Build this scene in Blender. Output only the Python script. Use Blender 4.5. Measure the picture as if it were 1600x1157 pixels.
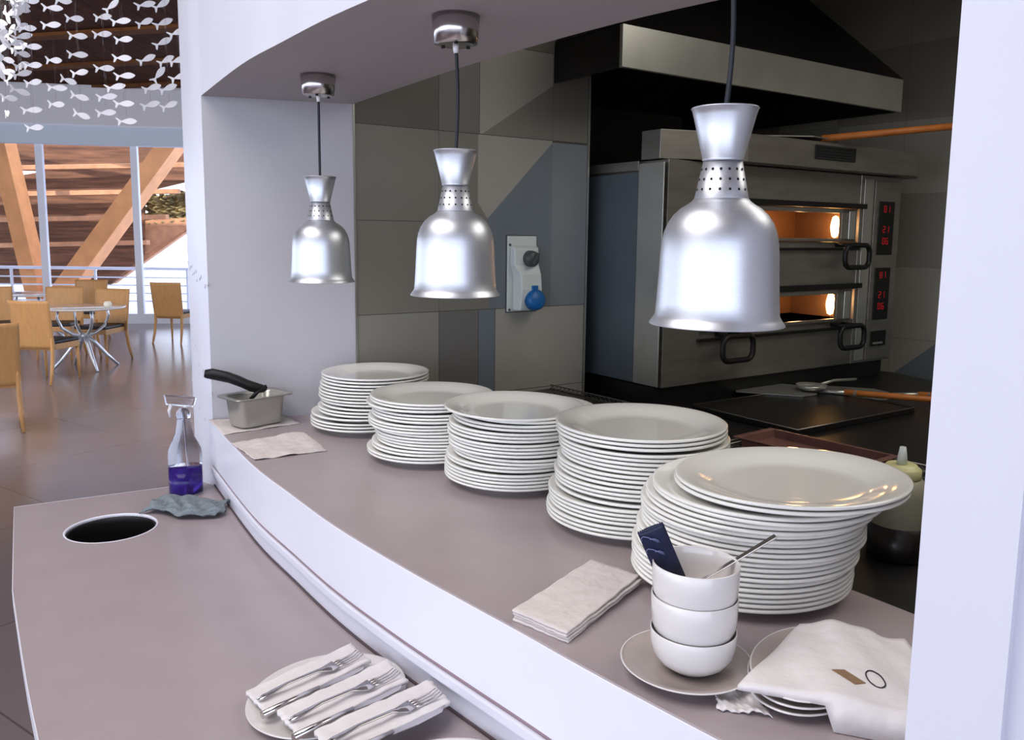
import bpy, bmesh, math, random
from mathutils import Vector, Matrix
random.seed(7)
PI = math.pi
S = bpy.context.scene
col = S.collection
for o in list(bpy.data.objects): bpy.data.objects.remove(o)

# ------------------------------------------------------------------ camera
CAMZ = 1.65
R_ = (0.9999391, 0.0110363, 0.0); F_ = (0.00141657, -0.12834733, 0.99172827); D_ = (-0.01094501, 0.99166787, 0.12835514)
cam_d = bpy.data.cameras.new('camera'); cam = bpy.data.objects.new('camera', cam_d); col.objects.link(cam)
cx_ = Vector((R_[0], F_[0], -D_[0])); cy_ = -Vector((R_[1], F_[1], -D_[1])); cz_ = -Vector((R_[2], F_[2], -D_[2]))
cam.matrix_world = Matrix(((cx_.x, cy_.x, cz_.x, 0), (cx_.y, cy_.y, cz_.y, 0), (cx_.z, cy_.z, cz_.z, CAMZ), (0, 0, 0, 1)))
cam_d.sensor_width = 36; cam_d.sensor_fit = 'HORIZONTAL'; cam_d.lens = 1290 * 36 / 1600
cam_d.shift_y = -45 / 1600; cam_d.clip_start = 0.02; cam_d.clip_end = 500
S.camera = cam

# ------------------------------------------------------------------ world
W = bpy.data.worlds.new('daylight'); S.world = W; W.use_nodes = True
wn = W.node_tree.nodes; wl = W.node_tree.links
for n in list(wn): wn.remove(n)
tc = wn.new('ShaderNodeTexCoord'); sx = wn.new('ShaderNodeSeparateXYZ'); rp = wn.new('ShaderNodeValToRGB')
bg = wn.new('ShaderNodeBackground'); wo = wn.new('ShaderNodeOutputWorld')
mp = wn.new('ShaderNodeMath'); mp.operation = 'MULTIPLY_ADD'; mp.inputs[1].default_value = 0.5; mp.inputs[2].default_value = 0.5
wl.new(tc.outputs['Generated'], sx.inputs[0]); wl.new(sx.outputs['Z'], mp.inputs[0]); wl.new(mp.outputs[0], rp.inputs[0])
wl.new(rp.outputs[0], bg.inputs[0]); wl.new(bg.outputs[0], wo.inputs[0])
cr = rp.color_ramp; cr.elements[0].position = 0.40; cr.elements[0].color = (0.55, 0.62, 0.78, 1)
cr.elements[1].position = 0.62; cr.elements[1].color = (0.62, 0.72, 0.98, 1)
e = cr.elements.new(0.498); e.color = (0.70, 0.80, 1.0, 1)
e = cr.elements.new(0.503); e.color = (0.88, 0.93, 1.0, 1)
bg.inputs[1].default_value = 2.3

# ------------------------------------------------------------------ sun, daylight from the windows, added fill lights
def area(name, loc, target, sx_, sy_, power, colr):
    l = bpy.data.lights.new(name, 'AREA'); l.shape = 'RECTANGLE'; l.size = sx_; l.size_y = sy_; l.energy = power; l.color = colr
    o = bpy.data.objects.new(name, l); col.objects.link(o); o.location = loc
    o.rotation_euler = (Vector(target) - Vector(loc)).to_track_quat('-Z', 'Y').to_euler(); return o
sun_d = bpy.data.lights.new('sun', 'SUN'); sun_d.energy = 3.2; sun_d.angle = 0.02; sun_d.color = (1.0, 0.95, 0.88)
sun = bpy.data.objects.new('sun', sun_d); col.objects.link(sun); sun.rotation_euler = Vector((0.12, 0.78, -0.62)).to_track_quat('-Z', 'Y').to_euler(); sun.location = (0, -20, 20)
area('window_daylight', (-5.5, -1.5, 2.1), (0, 1.4, 1.5), 5.0, 2.8, 38, (0.84, 0.88, 1.0))
area('dining_top_fill', (-1.9, 0.4, 4.05), (-1.9, 0.4, 0), 3.0, 3.0, 84, (1.0, 0.95, 0.95))  # added overhead fill that lifts the counter and shelf tops, no fitting there
area('dining_top_fill', (-6.0, 6.2, 4.05), (-6.6, 9.0, 0), 5.0, 3.0, 230, (1.0, 0.97, 0.98))  # second added fill, brightens the far wall band and the fish
area('kitchen_fill', (1.6, 1.6, 2.75), (1.6, 1.6, 0), 1.4, 1.4, 14, (1.0, 0.95, 0.86))  # unseen fill added to raise the dim kitchen walls and oven

S.view_settings.view_transform = 'Standard'; S.view_settings.look = 'None'
S.view_settings.exposure = 0.58; S.view_settings.gamma = 1.0; S.view_settings.use_curve_mapping = False

# ------------------------------------------------------------------ materials
def srgb(c): return tuple(((v / 255) / 12.92 if v / 255 <= 0.04045 else ((v / 255 + 0.055) / 1.055) ** 2.4) for v in c)
def mat(name, rgb, rough=0.5, metal=0.0, noise=0.0, scale=20.0, bump=0.0, bscale=60.0, trans=0.0, ior=1.45, emit=None, es=0.0, coat=0.0, stretch=None, spec=None):
    m = bpy.data.materials.new(name); m.use_nodes = True; nt = m.node_tree; b = nt.nodes['Principled BSDF']
    c = srgb(rgb) + (1,)
    b.inputs['Base Color'].default_value = c; b.inputs['Roughness'].default_value = rough; b.inputs['Metallic'].default_value = metal
    b.inputs['Transmission Weight'].default_value = trans; b.inputs['IOR'].default_value = ior
    b.inputs['Coat Weight'].default_value = coat; b.inputs['Coat Roughness'].default_value = 0.08
    if spec is not None: b.inputs['Specular IOR Level'].default_value = spec
    if emit: b.inputs['Emission Color'].default_value = srgb(emit) + (1,); b.inputs['Emission Strength'].default_value = es
    t = nt.nodes.new('ShaderNodeTexCoord'); mpn = nt.nodes.new('ShaderNodeMapping'); nt.links.new(t.outputs['Object'], mpn.inputs[0])
    if stretch: mpn.inputs['Scale'].default_value = stretch
    n = nt.nodes.new('ShaderNodeTexNoise'); n.inputs['Scale'].default_value = scale; n.inputs['Detail'].default_value = 5
    nt.links.new(mpn.outputs[0], n.inputs[0])
    if noise:
        r = nt.nodes.new('ShaderNodeValToRGB'); r.color_ramp.elements[0].position = 0.3; r.color_ramp.elements[1].position = 0.7
        r.color_ramp.elements[0].color = tuple(v * (1 - noise) for v in c[:3]) + (1,)
        r.color_ramp.elements[1].color = tuple(min(1, v * (1 + noise)) for v in c[:3]) + (1,)
        nt.links.new(n.outputs[0], r.inputs[0]); nt.links.new(r.outputs[0], b.inputs['Base Color'])
    if bump:
        n2 = nt.nodes.new('ShaderNodeTexNoise'); n2.inputs['Scale'].default_value = bscale; nt.links.new(mpn.outputs[0], n2.inputs[0])
        bp = nt.nodes.new('ShaderNodeBump'); bp.inputs['Strength'].default_value = bump; bp.inputs['Distance'].default_value = 0.01
        nt.links.new(n2.outputs[0], bp.inputs['Height']); nt.links.new(bp.outputs[0], b.inputs['Normal'])
    return m
M = {}
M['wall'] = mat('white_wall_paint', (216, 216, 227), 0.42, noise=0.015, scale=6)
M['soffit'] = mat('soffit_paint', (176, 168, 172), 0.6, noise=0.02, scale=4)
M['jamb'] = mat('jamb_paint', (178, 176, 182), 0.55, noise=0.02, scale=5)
M['fascia'] = mat('fascia_lacquer', (228, 228, 238), 0.32, noise=0.01, scale=8)
M['top'] = mat('taupe_solid_surface', (167, 155, 157), 0.26, noise=0.03, scale=9)
M['seam'] = mat('dark_silicone', (88, 74, 80), 0.7)
M['seamlight'] = mat('mauve_joint', (158, 132, 140), 0.7)
M['plate'] = mat('glazed_porcelain', (238, 237, 231), 0.12, coat=0.6, noise=0.01, scale=5)
M['shadeglaze'] = mat('shaded_white_glaze', (172, 160, 154), 0.2, coat=0.4)  # white glaze, greyed to paint in the weak light on it
M['bowl'] = mat('white_glazed_stoneware', (222, 218, 216), 0.1, coat=0.6)
M['alu'] = mat('brushed_aluminium', (214, 217, 224), 0.4, 0.9, noise=0.03, scale=60, stretch=(1, 1, 12))
M['chrome'] = mat('satin_chrome', (200, 195, 195), 0.2, 1.0)
M['steel'] = mat('stainless_steel', (150, 146, 138), 0.36, 0.75, noise=0.12, scale=7, stretch=(1, 1, 6))
M['steel_l'] = mat('bright_stainless', (186, 185, 178), 0.3, 0.7, noise=0.08, scale=8)
M['side'] = mat('oven_side_panel', (90, 100, 106), 0.5, 0.2, noise=0.06, scale=6)
M['black'] = mat('black_enamel', (24, 23, 23), 0.35, noise=0.2, scale=12)
M['iron'] = mat('dark_cast_iron', (34, 32, 30), 0.5, 0.4, noise=0.3, scale=20)
M['blackplastic'] = mat('black_plastic', (16, 16, 17), 0.5)
M['cord'] = mat('black_cable', (28, 30, 38), 0.5)
M['bulb'] = mat('frosted_bulb', (235, 230, 215), 0.4)
M['hole'] = mat('dark_opening', (18, 18, 20), 0.8)
M['paper'] = mat('white_paper', (226, 221, 220), 0.85, noise=0.03, scale=30, bump=0.25, bscale=45)
M['paper2'] = mat('paper_napkin', (216, 208, 205), 0.9, noise=0.04, scale=40, bump=0.5, bscale=40)
M['purple'] = mat('purple_cleaner', (74, 48, 150), 0.1, trans=0.5, ior=1.33)
M['clear'] = mat('clear_plastic', (240, 243, 250), 0.08, trans=1.0, ior=1.12)
M['pumpwhite'] = mat('white_plastic', (232, 226, 232), 0.4)
M['cloth'] = mat('grey_blue_cloth', (126, 136, 142), 0.95, noise=0.12, scale=80, bump=0.6, bscale=160)
M['blue'] = mat('blue_plastic', (22, 96, 160), 0.4)
M['socket'] = mat('pale_grey_plastic', (206, 212, 208), 0.4)
M['knob'] = mat('dark_grey_knob', (70, 74, 76), 0.45)
M['sachet'] = mat('navy_foil', (26, 31, 62), 0.4, 0.1, noise=0.15, scale=60)
M['sachetink'] = mat('pale_blue_ink', (120, 130, 170), 0.4)
M['wood'] = mat('beech_veneer', (196, 146, 92), 0.45, noise=0.08, scale=6, stretch=(6, 6, 1))
M['cush'] = mat('black_leatherette', (26, 26, 32), 0.5)
M['peel'] = mat('varnished_wood', (190, 112, 50), 0.45, noise=0.15, scale=20)
M['glulam'] = mat('orange_glulam', (226, 156, 98), 0.6, noise=0.1, scale=4)
M['purlin'] = mat('weathered_timber', (190, 138, 100), 0.8, noise=0.2, scale=5)
M['darkwood'] = mat('dark_timber_boards', (112, 76, 54), 0.85, noise=0.5, scale=3, stretch=(0.4, 1, 5))
M['ceilwood'] = mat('brown_ceiling_boards', (74, 42, 24), 0.9, spec=0.1, noise=0.4, scale=5, stretch=(5, 0.3, 1))
M['beam'] = mat('ceiling_beam', (108, 68, 40), 0.9, spec=0.1, noise=0.1, scale=5)
M['fish'] = mat('white_acrylic', (252, 248, 250), 0.4)
M['frame'] = mat('white_window_frame', (226, 228, 240), 0.45)
M['band'] = mat('grey_wall_panel', (218, 214, 218), 0.8)
M['transom'] = mat('blue_grey_panel', (204, 214, 226), 0.6)
M['bottle'] = mat('cloudy_squeeze_plastic', (168, 164, 140), 0.4, trans=0.3, ior=1.3)
M['sauce'] = mat('dark_brown_sauce', (30, 24, 22), 0.3)
M['cap'] = mat('pale_yellow_plastic', (206, 202, 148), 0.4)
M['tray'] = mat('reddish_brown_tray', (112, 78, 72), 0.35, noise=0.2, scale=20)
M['wire'] = mat('wire_steel', (150, 146, 140), 0.35, 1.0)
M['red'] = mat('red_digits', (200, 20, 30), 0.4, emit=(255, 20, 40), es=0.12)
M['warm'] = mat('oven_bulb', (255, 220, 160), 0.4, emit=(255, 190, 110), es=14)
M['chamber'] = mat('oven_chamber_steel', (120, 88, 62), 0.45, 0.5, noise=0.1, scale=10)
M['ink'] = mat('black_ink', (30, 28, 34), 0.6)
M['brownink'] = mat('brown_ink', (140, 112, 84), 0.6)
M['leaf'] = mat('dry_scrub', (156, 140, 96), 0.9, noise=0.5, scale=4)
M['bolt'] = mat('dull_bolt', (100, 96, 90), 0.4, 0.8)
M['concrete'] = mat('kitchen_wall_paint', (92, 88, 80), 0.8, noise=0.08, scale=3)
M['darkceil'] = mat('dark_kitchen_ceiling', (50, 44, 38), 0.9, noise=0.2, scale=2)
# tiled greys
def tone(n, rgb): M[n] = mat('tile_' + n, rgb, 0.36, noise=0.05, scale=5)
tone('t_dark', (92, 87, 80)); tone('t_mid', (124, 120, 110)); tone('t_midl', (140, 137, 127)); tone('t_light', (158, 154, 144)); tone('t_pale', (170, 168, 160)); tone('t_blue', (110, 118, 124)); tone('t_bluel', (122, 128, 132)); tone('t_mdark', (110, 108, 104))
M['grout'] = mat('tile_joint', (78, 76, 72), 0.8)
# floor
def floor_mat():
    m = bpy.data.materials.new('stone_floor_tiles'); m.use_nodes = True; nt = m.node_tree; b = nt.nodes['Principled BSDF']
    t = nt.nodes.new('ShaderNodeTexCoord'); mp2 = nt.nodes.new('ShaderNodeMapping'); mp2.inputs['Rotation'].default_value = (0, 0, 0.6)
    br = nt.nodes.new('ShaderNodeTexBrick'); br.offset = 0.0; br.inputs['Scale'].default_value = 1.0
    br.inputs['Brick Width'].default_value = 1.2; br.inputs['Row Height'].default_value = 1.2; br.inputs['Mortar Size'].default_value = 0.004
    br.inputs['Color1'].default_value = srgb((128, 115, 116)) + (1,); br.inputs['Color2'].default_value = srgb((132, 119, 119)) + (1,)
    br.inputs['Mortar'].default_value = srgb((98, 85, 85)) + (1,)
    n = nt.nodes.new('ShaderNodeTexNoise'); n.inputs['Scale'].default_value = 2.2; n.inputs['Detail'].default_value = 8
    mx = nt.nodes.new('ShaderNodeMixRGB'); mx.blend_type = 'MULTIPLY'; mx.inputs[0].default_value = 0.22
    nt.links.new(t.outputs['Object'], mp2.inputs[0]); nt.links.new(mp2.outputs[0], br.inputs[0]); nt.links.new(mp2.outputs[0], n.inputs[0])
    nt.links.new(br.outputs[0], mx.inputs[1]); nt.links.new(n.outputs[0], mx.inputs[2]); nt.links.new(mx.outputs[0], b.inputs['Base Color'])
    b.inputs['Roughness'].default_value = 0.2; b.inputs['Specular IOR Level'].default_value = 0.75; return m
M['floor'] = floor_mat()

# ------------------------------------------------------------------ mesh builder
def rotz(a): return Matrix.Rotation(a, 4, 'Z')
def T(x, y, z): return Matrix.Translation((x, y, z))
class MB:
    def __init__(s): s.v = []; s.f = []; s.m = []; s.sm = []
    def add(s, vs, fs, mi=0, mx=None, smooth=False):
        o = len(s.v)
        for p in vs:
            p = Vector(p); s.v.append((mx @ p) if mx else p)
        for f in fs: s.f.append([o + i for i in f]); s.m.append(mi); s.sm.append(smooth)
        return s
    def box(s, a, b, mi=0, mx=None):
        x0, y0, z0 = a; x1, y1, z1 = b
        vs = [(x0, y0, z0), (x1, y0, z0), (x1, y1, z0), (x0, y1, z0), (x0, y0, z1), (x1, y0, z1), (x1, y1, z1), (x0, y1, z1)]
        return s.add(vs, [(3, 2, 1, 0), (4, 5, 6, 7), (0, 1, 5, 4), (1, 2, 6, 5), (2, 3, 7, 6), (3, 0, 4, 7)], mi, mx)
    def prism(s, pts, z0, z1, mi=0, mx=None):
        n = len(pts); vs = [(p[0], p[1], z0) for p in pts] + [(p[0], p[1], z1) for p in pts]
        ar = sum(pts[i][0] * pts[(i + 1) % n][1] - pts[(i + 1) % n][0] * pts[i][1] for i in range(n))
        fs = [list(range(n))[::-1], list(range(n, 2 * n))] + [(i, (i + 1) % n, n + (i + 1) % n, n + i) for i in range(n)]
        if ar < 0: fs = [list(f)[::-1] for f in fs]
        return s.add(vs, fs, mi, mx)
    def lathe(s, prof, seg=48, mi=0, mx=None, closed=False, smooth=True):
        vs = []; fs = []; n = len(prof)
        for k in range(seg):
            a = 2 * PI * k / seg
            for r, z in prof: vs.append((r * math.cos(a), r * math.sin(a), z))
        for k in range(seg):
            k2 = (k + 1) % seg
            for i in range(n - 1 + (1 if closed else 0)):
                j = (i + 1) % n
                fs.append((k * n + i, k2 * n + i, k2 * n + j, k * n + j))
        return s.add(vs, fs, mi, mx, smooth)
    def tube(s, pts, r, seg=10, mi=0, mx=None, closed=False):
        pts = [Vector(p) for p in pts]; n = len(pts); rs = r if isinstance(r, (list, tuple)) else [r] * n
        vs = []; up = Vector((0.13, 0.21, 1)).normalized()
        for i, p in enumerate(pts):
            if closed: t = pts[(i + 1) % n] - pts[i - 1]
            else: t = pts[min(i + 1, n - 1)] - pts[max(i - 1, 0)]
            t.normalize(); a = t.cross(up)
            if a.length < 0.05: a = t.cross(Vector((1, 0, 0)))
            a.normalize(); b = t.cross(a)
            for k in range(seg):
                g = 2 * PI * k / seg; vs.append(p + (a * math.cos(g) + b * math.sin(g)) * rs[i])
        fs = []
        for i in range(n if closed else n - 1):
            j = (i + 1) % n
            for k in range(seg):
                k2 = (k + 1) % seg; fs.append((i * seg + k, i * seg + k2, j * seg + k2, j * seg + k))
        s.add(vs, fs, mi, mx, True)
        if not closed:
            o = len(s.v) - n * seg
            s.f.append([o + k for k in range(seg)]); s.f.append([o + (n - 1) * seg + k for k in range(seg)][::-1]); s.m += [mi, mi]; s.sm += [False, False]
        return s
    def grid(s, fn, nu, nv, mi=0, mx=None, smooth=True):
        vs = [fn(i / nu, j / nv) for j in range(nv + 1) for i in range(nu + 1)]
        fs = [(j * (nu + 1) + i, j * (nu + 1) + i + 1, (j + 1) * (nu + 1) + i + 1, (j + 1) * (nu + 1) + i) for j in range(nv) for i in range(nu)]
        return s.add(vs, fs, mi, mx, smooth)
    def slab(s, fn, nu, nv, th, mi=0, mx=None):
        """a sheet with thickness th along z"""
        top = [Vector(fn(i / nu, j / nv)) for j in range(nv + 1) for i in range(nu + 1)]
        bot = [p - Vector((0, 0, th)) for p in top]; n = len(top); w = nu + 1
        fs = [(j * w + i, j * w + i + 1, (j + 1) * w + i + 1, (j + 1) * w + i) for j in range(nv) for i in range(nu)]
        fs += [tuple(n + q for q in f[::-1]) for f in fs]
        rim = [i for i in range(w)] + [j * w + nu for j in range(1, nv + 1)] + [nv * w + i for i in range(nu - 1, -1, -1)] + [j * w for j in range(nv - 1, 0, -1)]
        fs += [(rim[(k + 1) % len(rim)], rim[k], n + rim[k], n + rim[(k + 1) % len(rim)]) for k in range(len(rim))]
        return s.add(top + bot, fs, mi, mx, True)
    def build(s, name, mats, parent=None, bevel=0.0, bseg=2, loc=None):
        me = bpy.data.meshes.new(name); me.from_pydata([tuple(p) for p in s.v], [], s.f); me.update()
        if not isinstance(mats, (list, tuple)): mats = [mats]
        for m in mats: me.materials.append(M[m])
        for p, mi, sm in zip(me.polygons, s.m, s.sm): p.material_index = mi; p.use_smooth = sm
        bm = bmesh.new(); bm.from_mesh(me); bmesh.ops.remove_doubles(bm, verts=bm.verts, dist=1e-6); bmesh.ops.recalc_face_normals(bm, faces=bm.faces); bm.to_mesh(me); bm.free()
        o = bpy.data.objects.new(name, me); col.objects.link(o)
        if parent: o.parent = parent
        if loc: o.location = loc
        if bevel:
            b = o.modifiers.new('bevel', 'BEVEL'); b.width = bevel; b.segments = bseg; b.limit_method = 'ANGLE'; b.angle_limit = 0.6
        return o
def tag(o, label=None, cat=None, group=None, kind=None):
    if label: o['label'] = label
    if cat: o['category'] = cat
    if group: o['group'] = group
    if kind: o['kind'] = kind
    return o
def struct(o): o['kind'] = 'structure'; return o
def empty(name, loc=(0, 0, 0), rz=0.0, label=None, cat=None, group=None):
    o = bpy.data.objects.new(name, None); col.objects.link(o); o.location = loc; o.rotation_euler = (0, 0, rz); o.empty_display_size = 0.05
    return tag(o, label, cat, group)
def dup(root, loc=None, rot=None, label=None, group=None):
    r = root.copy(); col.objects.link(r)
    if loc is not None: r.location = loc
    if rot is not None: r.rotation_euler = rot
    if label: r['label'] = label
    if group: r['group'] = group
    for ch in list(root.children):
        c = ch.copy(); col.objects.link(c); c.parent = r
        for g in list(ch.children):
            d = g.copy(); col.objects.link(d); d.parent = c
    return r
def smoothpts(P, n=6):
    out = []
    for i in range(len(P) - 1):
        p0 = Vector(P[max(i - 1, 0)]); p1 = Vector(P[i]); p2 = Vector(P[i + 1]); p3 = Vector(P[min(i + 2, len(P) - 1)])
        for k in range(n):
            t = k / n
            out.append(0.5 * ((2 * p1) + (p2 - p0) * t + (2 * p0 - 5 * p1 + 4 * p2 - p3) * t * t + (3 * p1 - p0 - 3 * p2 + p3) * t ** 3))
    out.append(Vector(P[-1])); return out
def offset(P, d):
    out = []
    for i, p in enumerate(P):
        t = P[min(i + 1, len(P) - 1)] - P[max(i - 1, 0)]; t.normalize(); out.append(p + Vector((t.y, -t.x)) * d)
    return out

# ------------------------------------------------------------------ plan of the pass
FR = [(-0.86, 2.33), (-0.61, 1.90), (-0.45, 1.665), (-0.318, 1.479), (-0.176, 1.303), (-0.056, 1.165), (0.022, 1.077), (0.137, 0.944), (0.362, 0.70)]
FR = smoothpts([Vector(p) for p in FR], 5)
BK = [(-0.467, 2.45), (-0.28, 2.15), (-0.09, 1.86), (0.13, 1.56), (0.30, 1.37), (0.52, 1.165), (0.66, 1.03)]
BK = smoothpts([Vector(p) for p in BK], 4)
BS = smoothpts([Vector(p) for p in [(-0.467, 2.45), (-0.24, 2.20), (-0.02, 1.93), (0.21, 1.64), (0.37, 1.43), (0.545, 1.20), (0.66, 1.03)]], 4)
SH = 1.11; CT = 0.914; SO = 2.018
U = Vector((0.827, 0.562)).normalized(); V = Vector((-U.y, U.x)); K0 = Vector((-0.467, 2.45))
EXT = [Vector(p) for p in smoothpts([(-0.86, 2.33), (-0.925, 2.43), (-0.983, 2.54), (-1.034, 2.64), (-1.085, 2.775), (-1.12, 2.95), (-1.13, 3.15)], 4)]

# kitchen side is towards BK
body = FR + BK[::-1]
MB().prism(body, 0, 0.975).build('wall_front', ['wall']); struct(bpy.data.objects['wall_front'])
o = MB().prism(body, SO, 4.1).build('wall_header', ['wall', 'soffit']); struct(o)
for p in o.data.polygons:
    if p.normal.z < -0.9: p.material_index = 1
pier = EXT + [Vector((-0.45, 2.85)), K0 + V * 0.02, K0]
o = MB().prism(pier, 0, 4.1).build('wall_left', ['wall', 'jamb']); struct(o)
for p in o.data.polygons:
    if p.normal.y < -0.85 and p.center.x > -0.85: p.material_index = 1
pillar = [Vector(p) for p in [(0.362, 0.70), (0.4165, 0.6495), (0.4275, 0.6605), (0.56, 0.535), (1.4, -0.25), (1.62, 0.02), (0.66, 1.03)]]
o = MB().prism(pillar, 0, 4.1).build('wall_right', ['wall']); struct(o)
# shallow relief dots on the curved outer wall beside the opening
mb = MB()
for (z0, n, dz) in ((1.55, 13, -0.05), (1.36, 9, -0.16), (1.17, 5, -0.1)):
    for k in range(n):
        t = k / max(1, n - 1); i = int((0.95 - t * 0.9) * (len(EXT) - 12)); p = EXT[i].lerp(EXT[i + 1], (t * 7) % 1)
        z = z0 + dz * t + 0.012 * math.sin(k * 2.1)
        mb.lathe([(0.0, 0.0018), (0.004, 0.0014), (0.006, 0)], 10, 0, T(p.x - 0.001, p.y - 0.0005, z) @ rotz(math.atan2(-0.5, -0.86)) @ Matrix.Rotation(PI / 2, 4, 'Y'))
o = mb.build('trim_1', ['wall']); struct(o)

# pass shelf
ps = empty('pass_shelf', (0, 0, 0), 0, 'long curved white pass shelf with taupe top carrying the plate stacks', 'shelf')
fo = offset(FR, 0.007)
MB().prism(fo + BS[::-1], SH - 0.012, SH).build('worktop', ['top'], ps, 0.0012)
fr2 = offset(FR, 0.0075); fi2 = offset(FR, -0.02)
MB().prism(fr2 + fi2[::-1], 0.982, SH - 0.0015).build('fascia', ['fascia'], ps, 0.002)
MB().prism(offset(FR, -0.022) + BS[::-1], 0.98, SH - 0.012).build('core_board', ['fascia'], ps)
mb = MB(); mb.prism(offset(FR, 0.0035) + offset(FR, -0.01)[::-1], 0.975, 0.981); o = mb.build('trim_2', ['seamlight']); struct(o)
mb = MB(); mb.prism(offset(FR, 0.010) + offset(FR, 0.0005)[::-1], 0.955, 0.9745); o = mb.build('trim_3', ['wall'], None, 0.004, 3); struct(o)
mb = MB(); mb.prism(offset(FR, 0.0035) + offset(FR, 0.0002)[::-1], CT + 0.0005, CT + 0.0045); o = mb.build('trim_4', ['seam']); struct(o)

# ------------------------------------------------------------------ lower service counter with a drop hole
sc = empty('service_counter', (0, 0, 0), 0, 'low taupe service counter with round waste hole in front of the pass', 'counter')
left = [Vector((-1.322, 2.124)), Vector((-1.17, 1.868))] + smoothpts([Vector(p) for p in [(-1.018, 1.612), (-0.784, 1.262), (-0.60, 1.0), (-0.40, 0.72), (-0.15, 0.42), (0.10, 0.20)]], 4)
outer = left + [Vector((0.62, 0.20))][:0] + [Vector((0.30, 0.36))] + offset(FR, 0.001)[::-1] + [Vector((-0.905, 2.362))]
HC = Vector((-0.993, 1.980)); HR = 0.104
def holed(outer, hc, hr, z0, z1, name, mats, parent):
    bm = bmesh.new(); es = []
    for z in (z1,):
        ov = [bm.verts.new((p.x, p.y, z)) for p in outer]; iv = [bm.verts.new((hc.x + hr * math.cos(2 * PI * k / 64), hc.y + hr * math.sin(2 * PI * k / 64), z)) for k in range(64)]
        es = [bm.edges.new((ov[i], ov[(i + 1) % len(ov)])) for i in range(len(ov))] + [bm.edges.new((iv[i], iv[(i + 1) % 64])) for i in range(64)]
    r = bmesh.ops.triangle_fill(bm, use_beauty=True, use_dissolve=False, edges=es)
    fs = [g for g in r['geom'] if isinstance(g, bmesh.types.BMFace)]
    ex = bmesh.ops.extrude_face_region(bm, geom=fs)
    bmesh.ops.translate(bm, verts=[g for g in ex['geom'] if isinstance(g, bmesh.types.BMVert)], vec=(0, 0, z0 - z1))
    bmesh.ops.recalc_face_normals(bm, faces=bm.faces)
    me = bpy.data.meshes.new(name); bm.to_mesh(me); bm.free()
    for m in mats: me.materials.append(M[m])
    o = bpy.data.objects.new(name, me); col.objects.link(o); o.parent = parent; return o
holed(outer, HC, HR, CT - 0.03, CT, 'worktop', ['top'], sc)
edge = [Vector((-0.905, 2.362))] + left
MB().prism(offset(edge[::-1], -0.0015)[::-1] + offset(edge[::-1], 0.0)[::-1][::-1], CT - 0.03, CT + 0.0004).build('edge_band', ['fascia'], sc)
inn = [p + Vector((0.03, -0.01)) for p in left]; inn2 = [p + Vector((0.05, -0.02)) for p in left]
MB().prism(inn + inn2[::-1], 0, CT - 0.03).build('cabinet_panel', ['wall'], sc)
MB().prism([Vector((-0.94, 2.32)), inn[0], inn2[0] + Vector((0, -0.01)), Vector((-0.93, 2.29))], 0, CT - 0.03).build('cabinet_panel', ['wall'], sc)
MB().lathe([(HR, 0.0), (HR, -0.010), (HR - 0.0015, -0.010), (HR - 0.0015, -0.001), (HR, 0.0008), (HR + 0.002, 0.0008), (HR + 0.003, 0.0)], 72, 0, T(HC.x, HC.y, CT)).build('hole_ring', ['fascia'], sc)
wb = empty('waste_bin', (HC.x, HC.y, 0), 0, 'dark steel waste bin seen through the round hole in the counter', 'bin')
MB().lathe([(0.0, 0.02), (0.085, 0.02), (0.099, 0.89), (0.0988, 0.905), (0.1, 0.908), (0.1013, 0.905), (0.1015, 0.89), (0.088, 0.0), (0.0, 0.0)], 64).build('bin_body', ['black'], wb)

# ------------------------------------------------------------------ dining room shell
o = MB().box((-30, -8, -0.2), (12, 14.95, 0)).build('floor', ['floor']); struct(o)
# curved window wall far away (vertices of its plan)
WP = [Vector(p) for p in [(-17.0, 12.3), (-9.78, 14.05), (-8.13, 14.42), (-6.62, 14.68), (-5.0, 14.85), (-3.4, 14.9), (1.0, 14.9)]]
def seg_box(mb, a, b, z0, z1, th, mi=0):
    t = (b - a).normalized(); n = Vector((-t.y, t.x)) * th
    mb.prism([a - n / 2, b - n / 2, b + n / 2, a + n / 2], z0, z1, mi)
mb = MB()
for a, b in zip(WP, WP[1:]): seg_box(mb, a, b, 3.42, 4.12, 0.12)
struct(mb.build('wall_back', ['band']))
mb = MB()
for a, b in zip(WP, WP[1:]): seg_box(mb, a, b, 3.10, 3.40, 0.2)
struct(mb.build('trim_5', ['transom']))
mb = MB()
for a, b in zip(WP, WP[1:]): seg_box(mb, a, b, 3.40, 3.43, 0.26)
struct(mb.build('trim_6', ['frame']))
mb = MB()
for a, b in zip(WP, WP[1:]): seg_box(mb, a, b, 0.0, 0.12, 0.12)
struct(mb.build('baseboard_back', ['frame']))
M['glass'] = mat('window_glass', (250, 252, 255), 0.02, trans=1.0, ior=1.02)
for k, (a, b) in enumerate(zip(WP, WP[1:])):
    w = bpy.data.objects.new('window_%d' % (k + 1), None); col.objects.link(w); struct(w)
    mb = MB(); t = (b - a).normalized(); n = Vector((-t.y, t.x))
    mb.prism([a - n * 0.05 - t * 0.055, a - n * 0.05 + t * 0.055, a + n * 0.05 + t * 0.055, a + n * 0.05 - t * 0.055], 0.12, 3.10)
    seg_box(mb, a, b, 0.12, 0.17, 0.09)
    mb.build('window_frame', ['frame'], w)
    mb = MB(); seg_box(mb, a + t * 0.06, b - t * 0.06, 0.17, 3.10, 0.01); mb.build('pane', ['glass'], w)
o = MB().box((-30, -8, 4.10), (12, 15.3, 4.3)).build('ceiling', ['ceilwood']); struct(o)
mb = MB()
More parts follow.
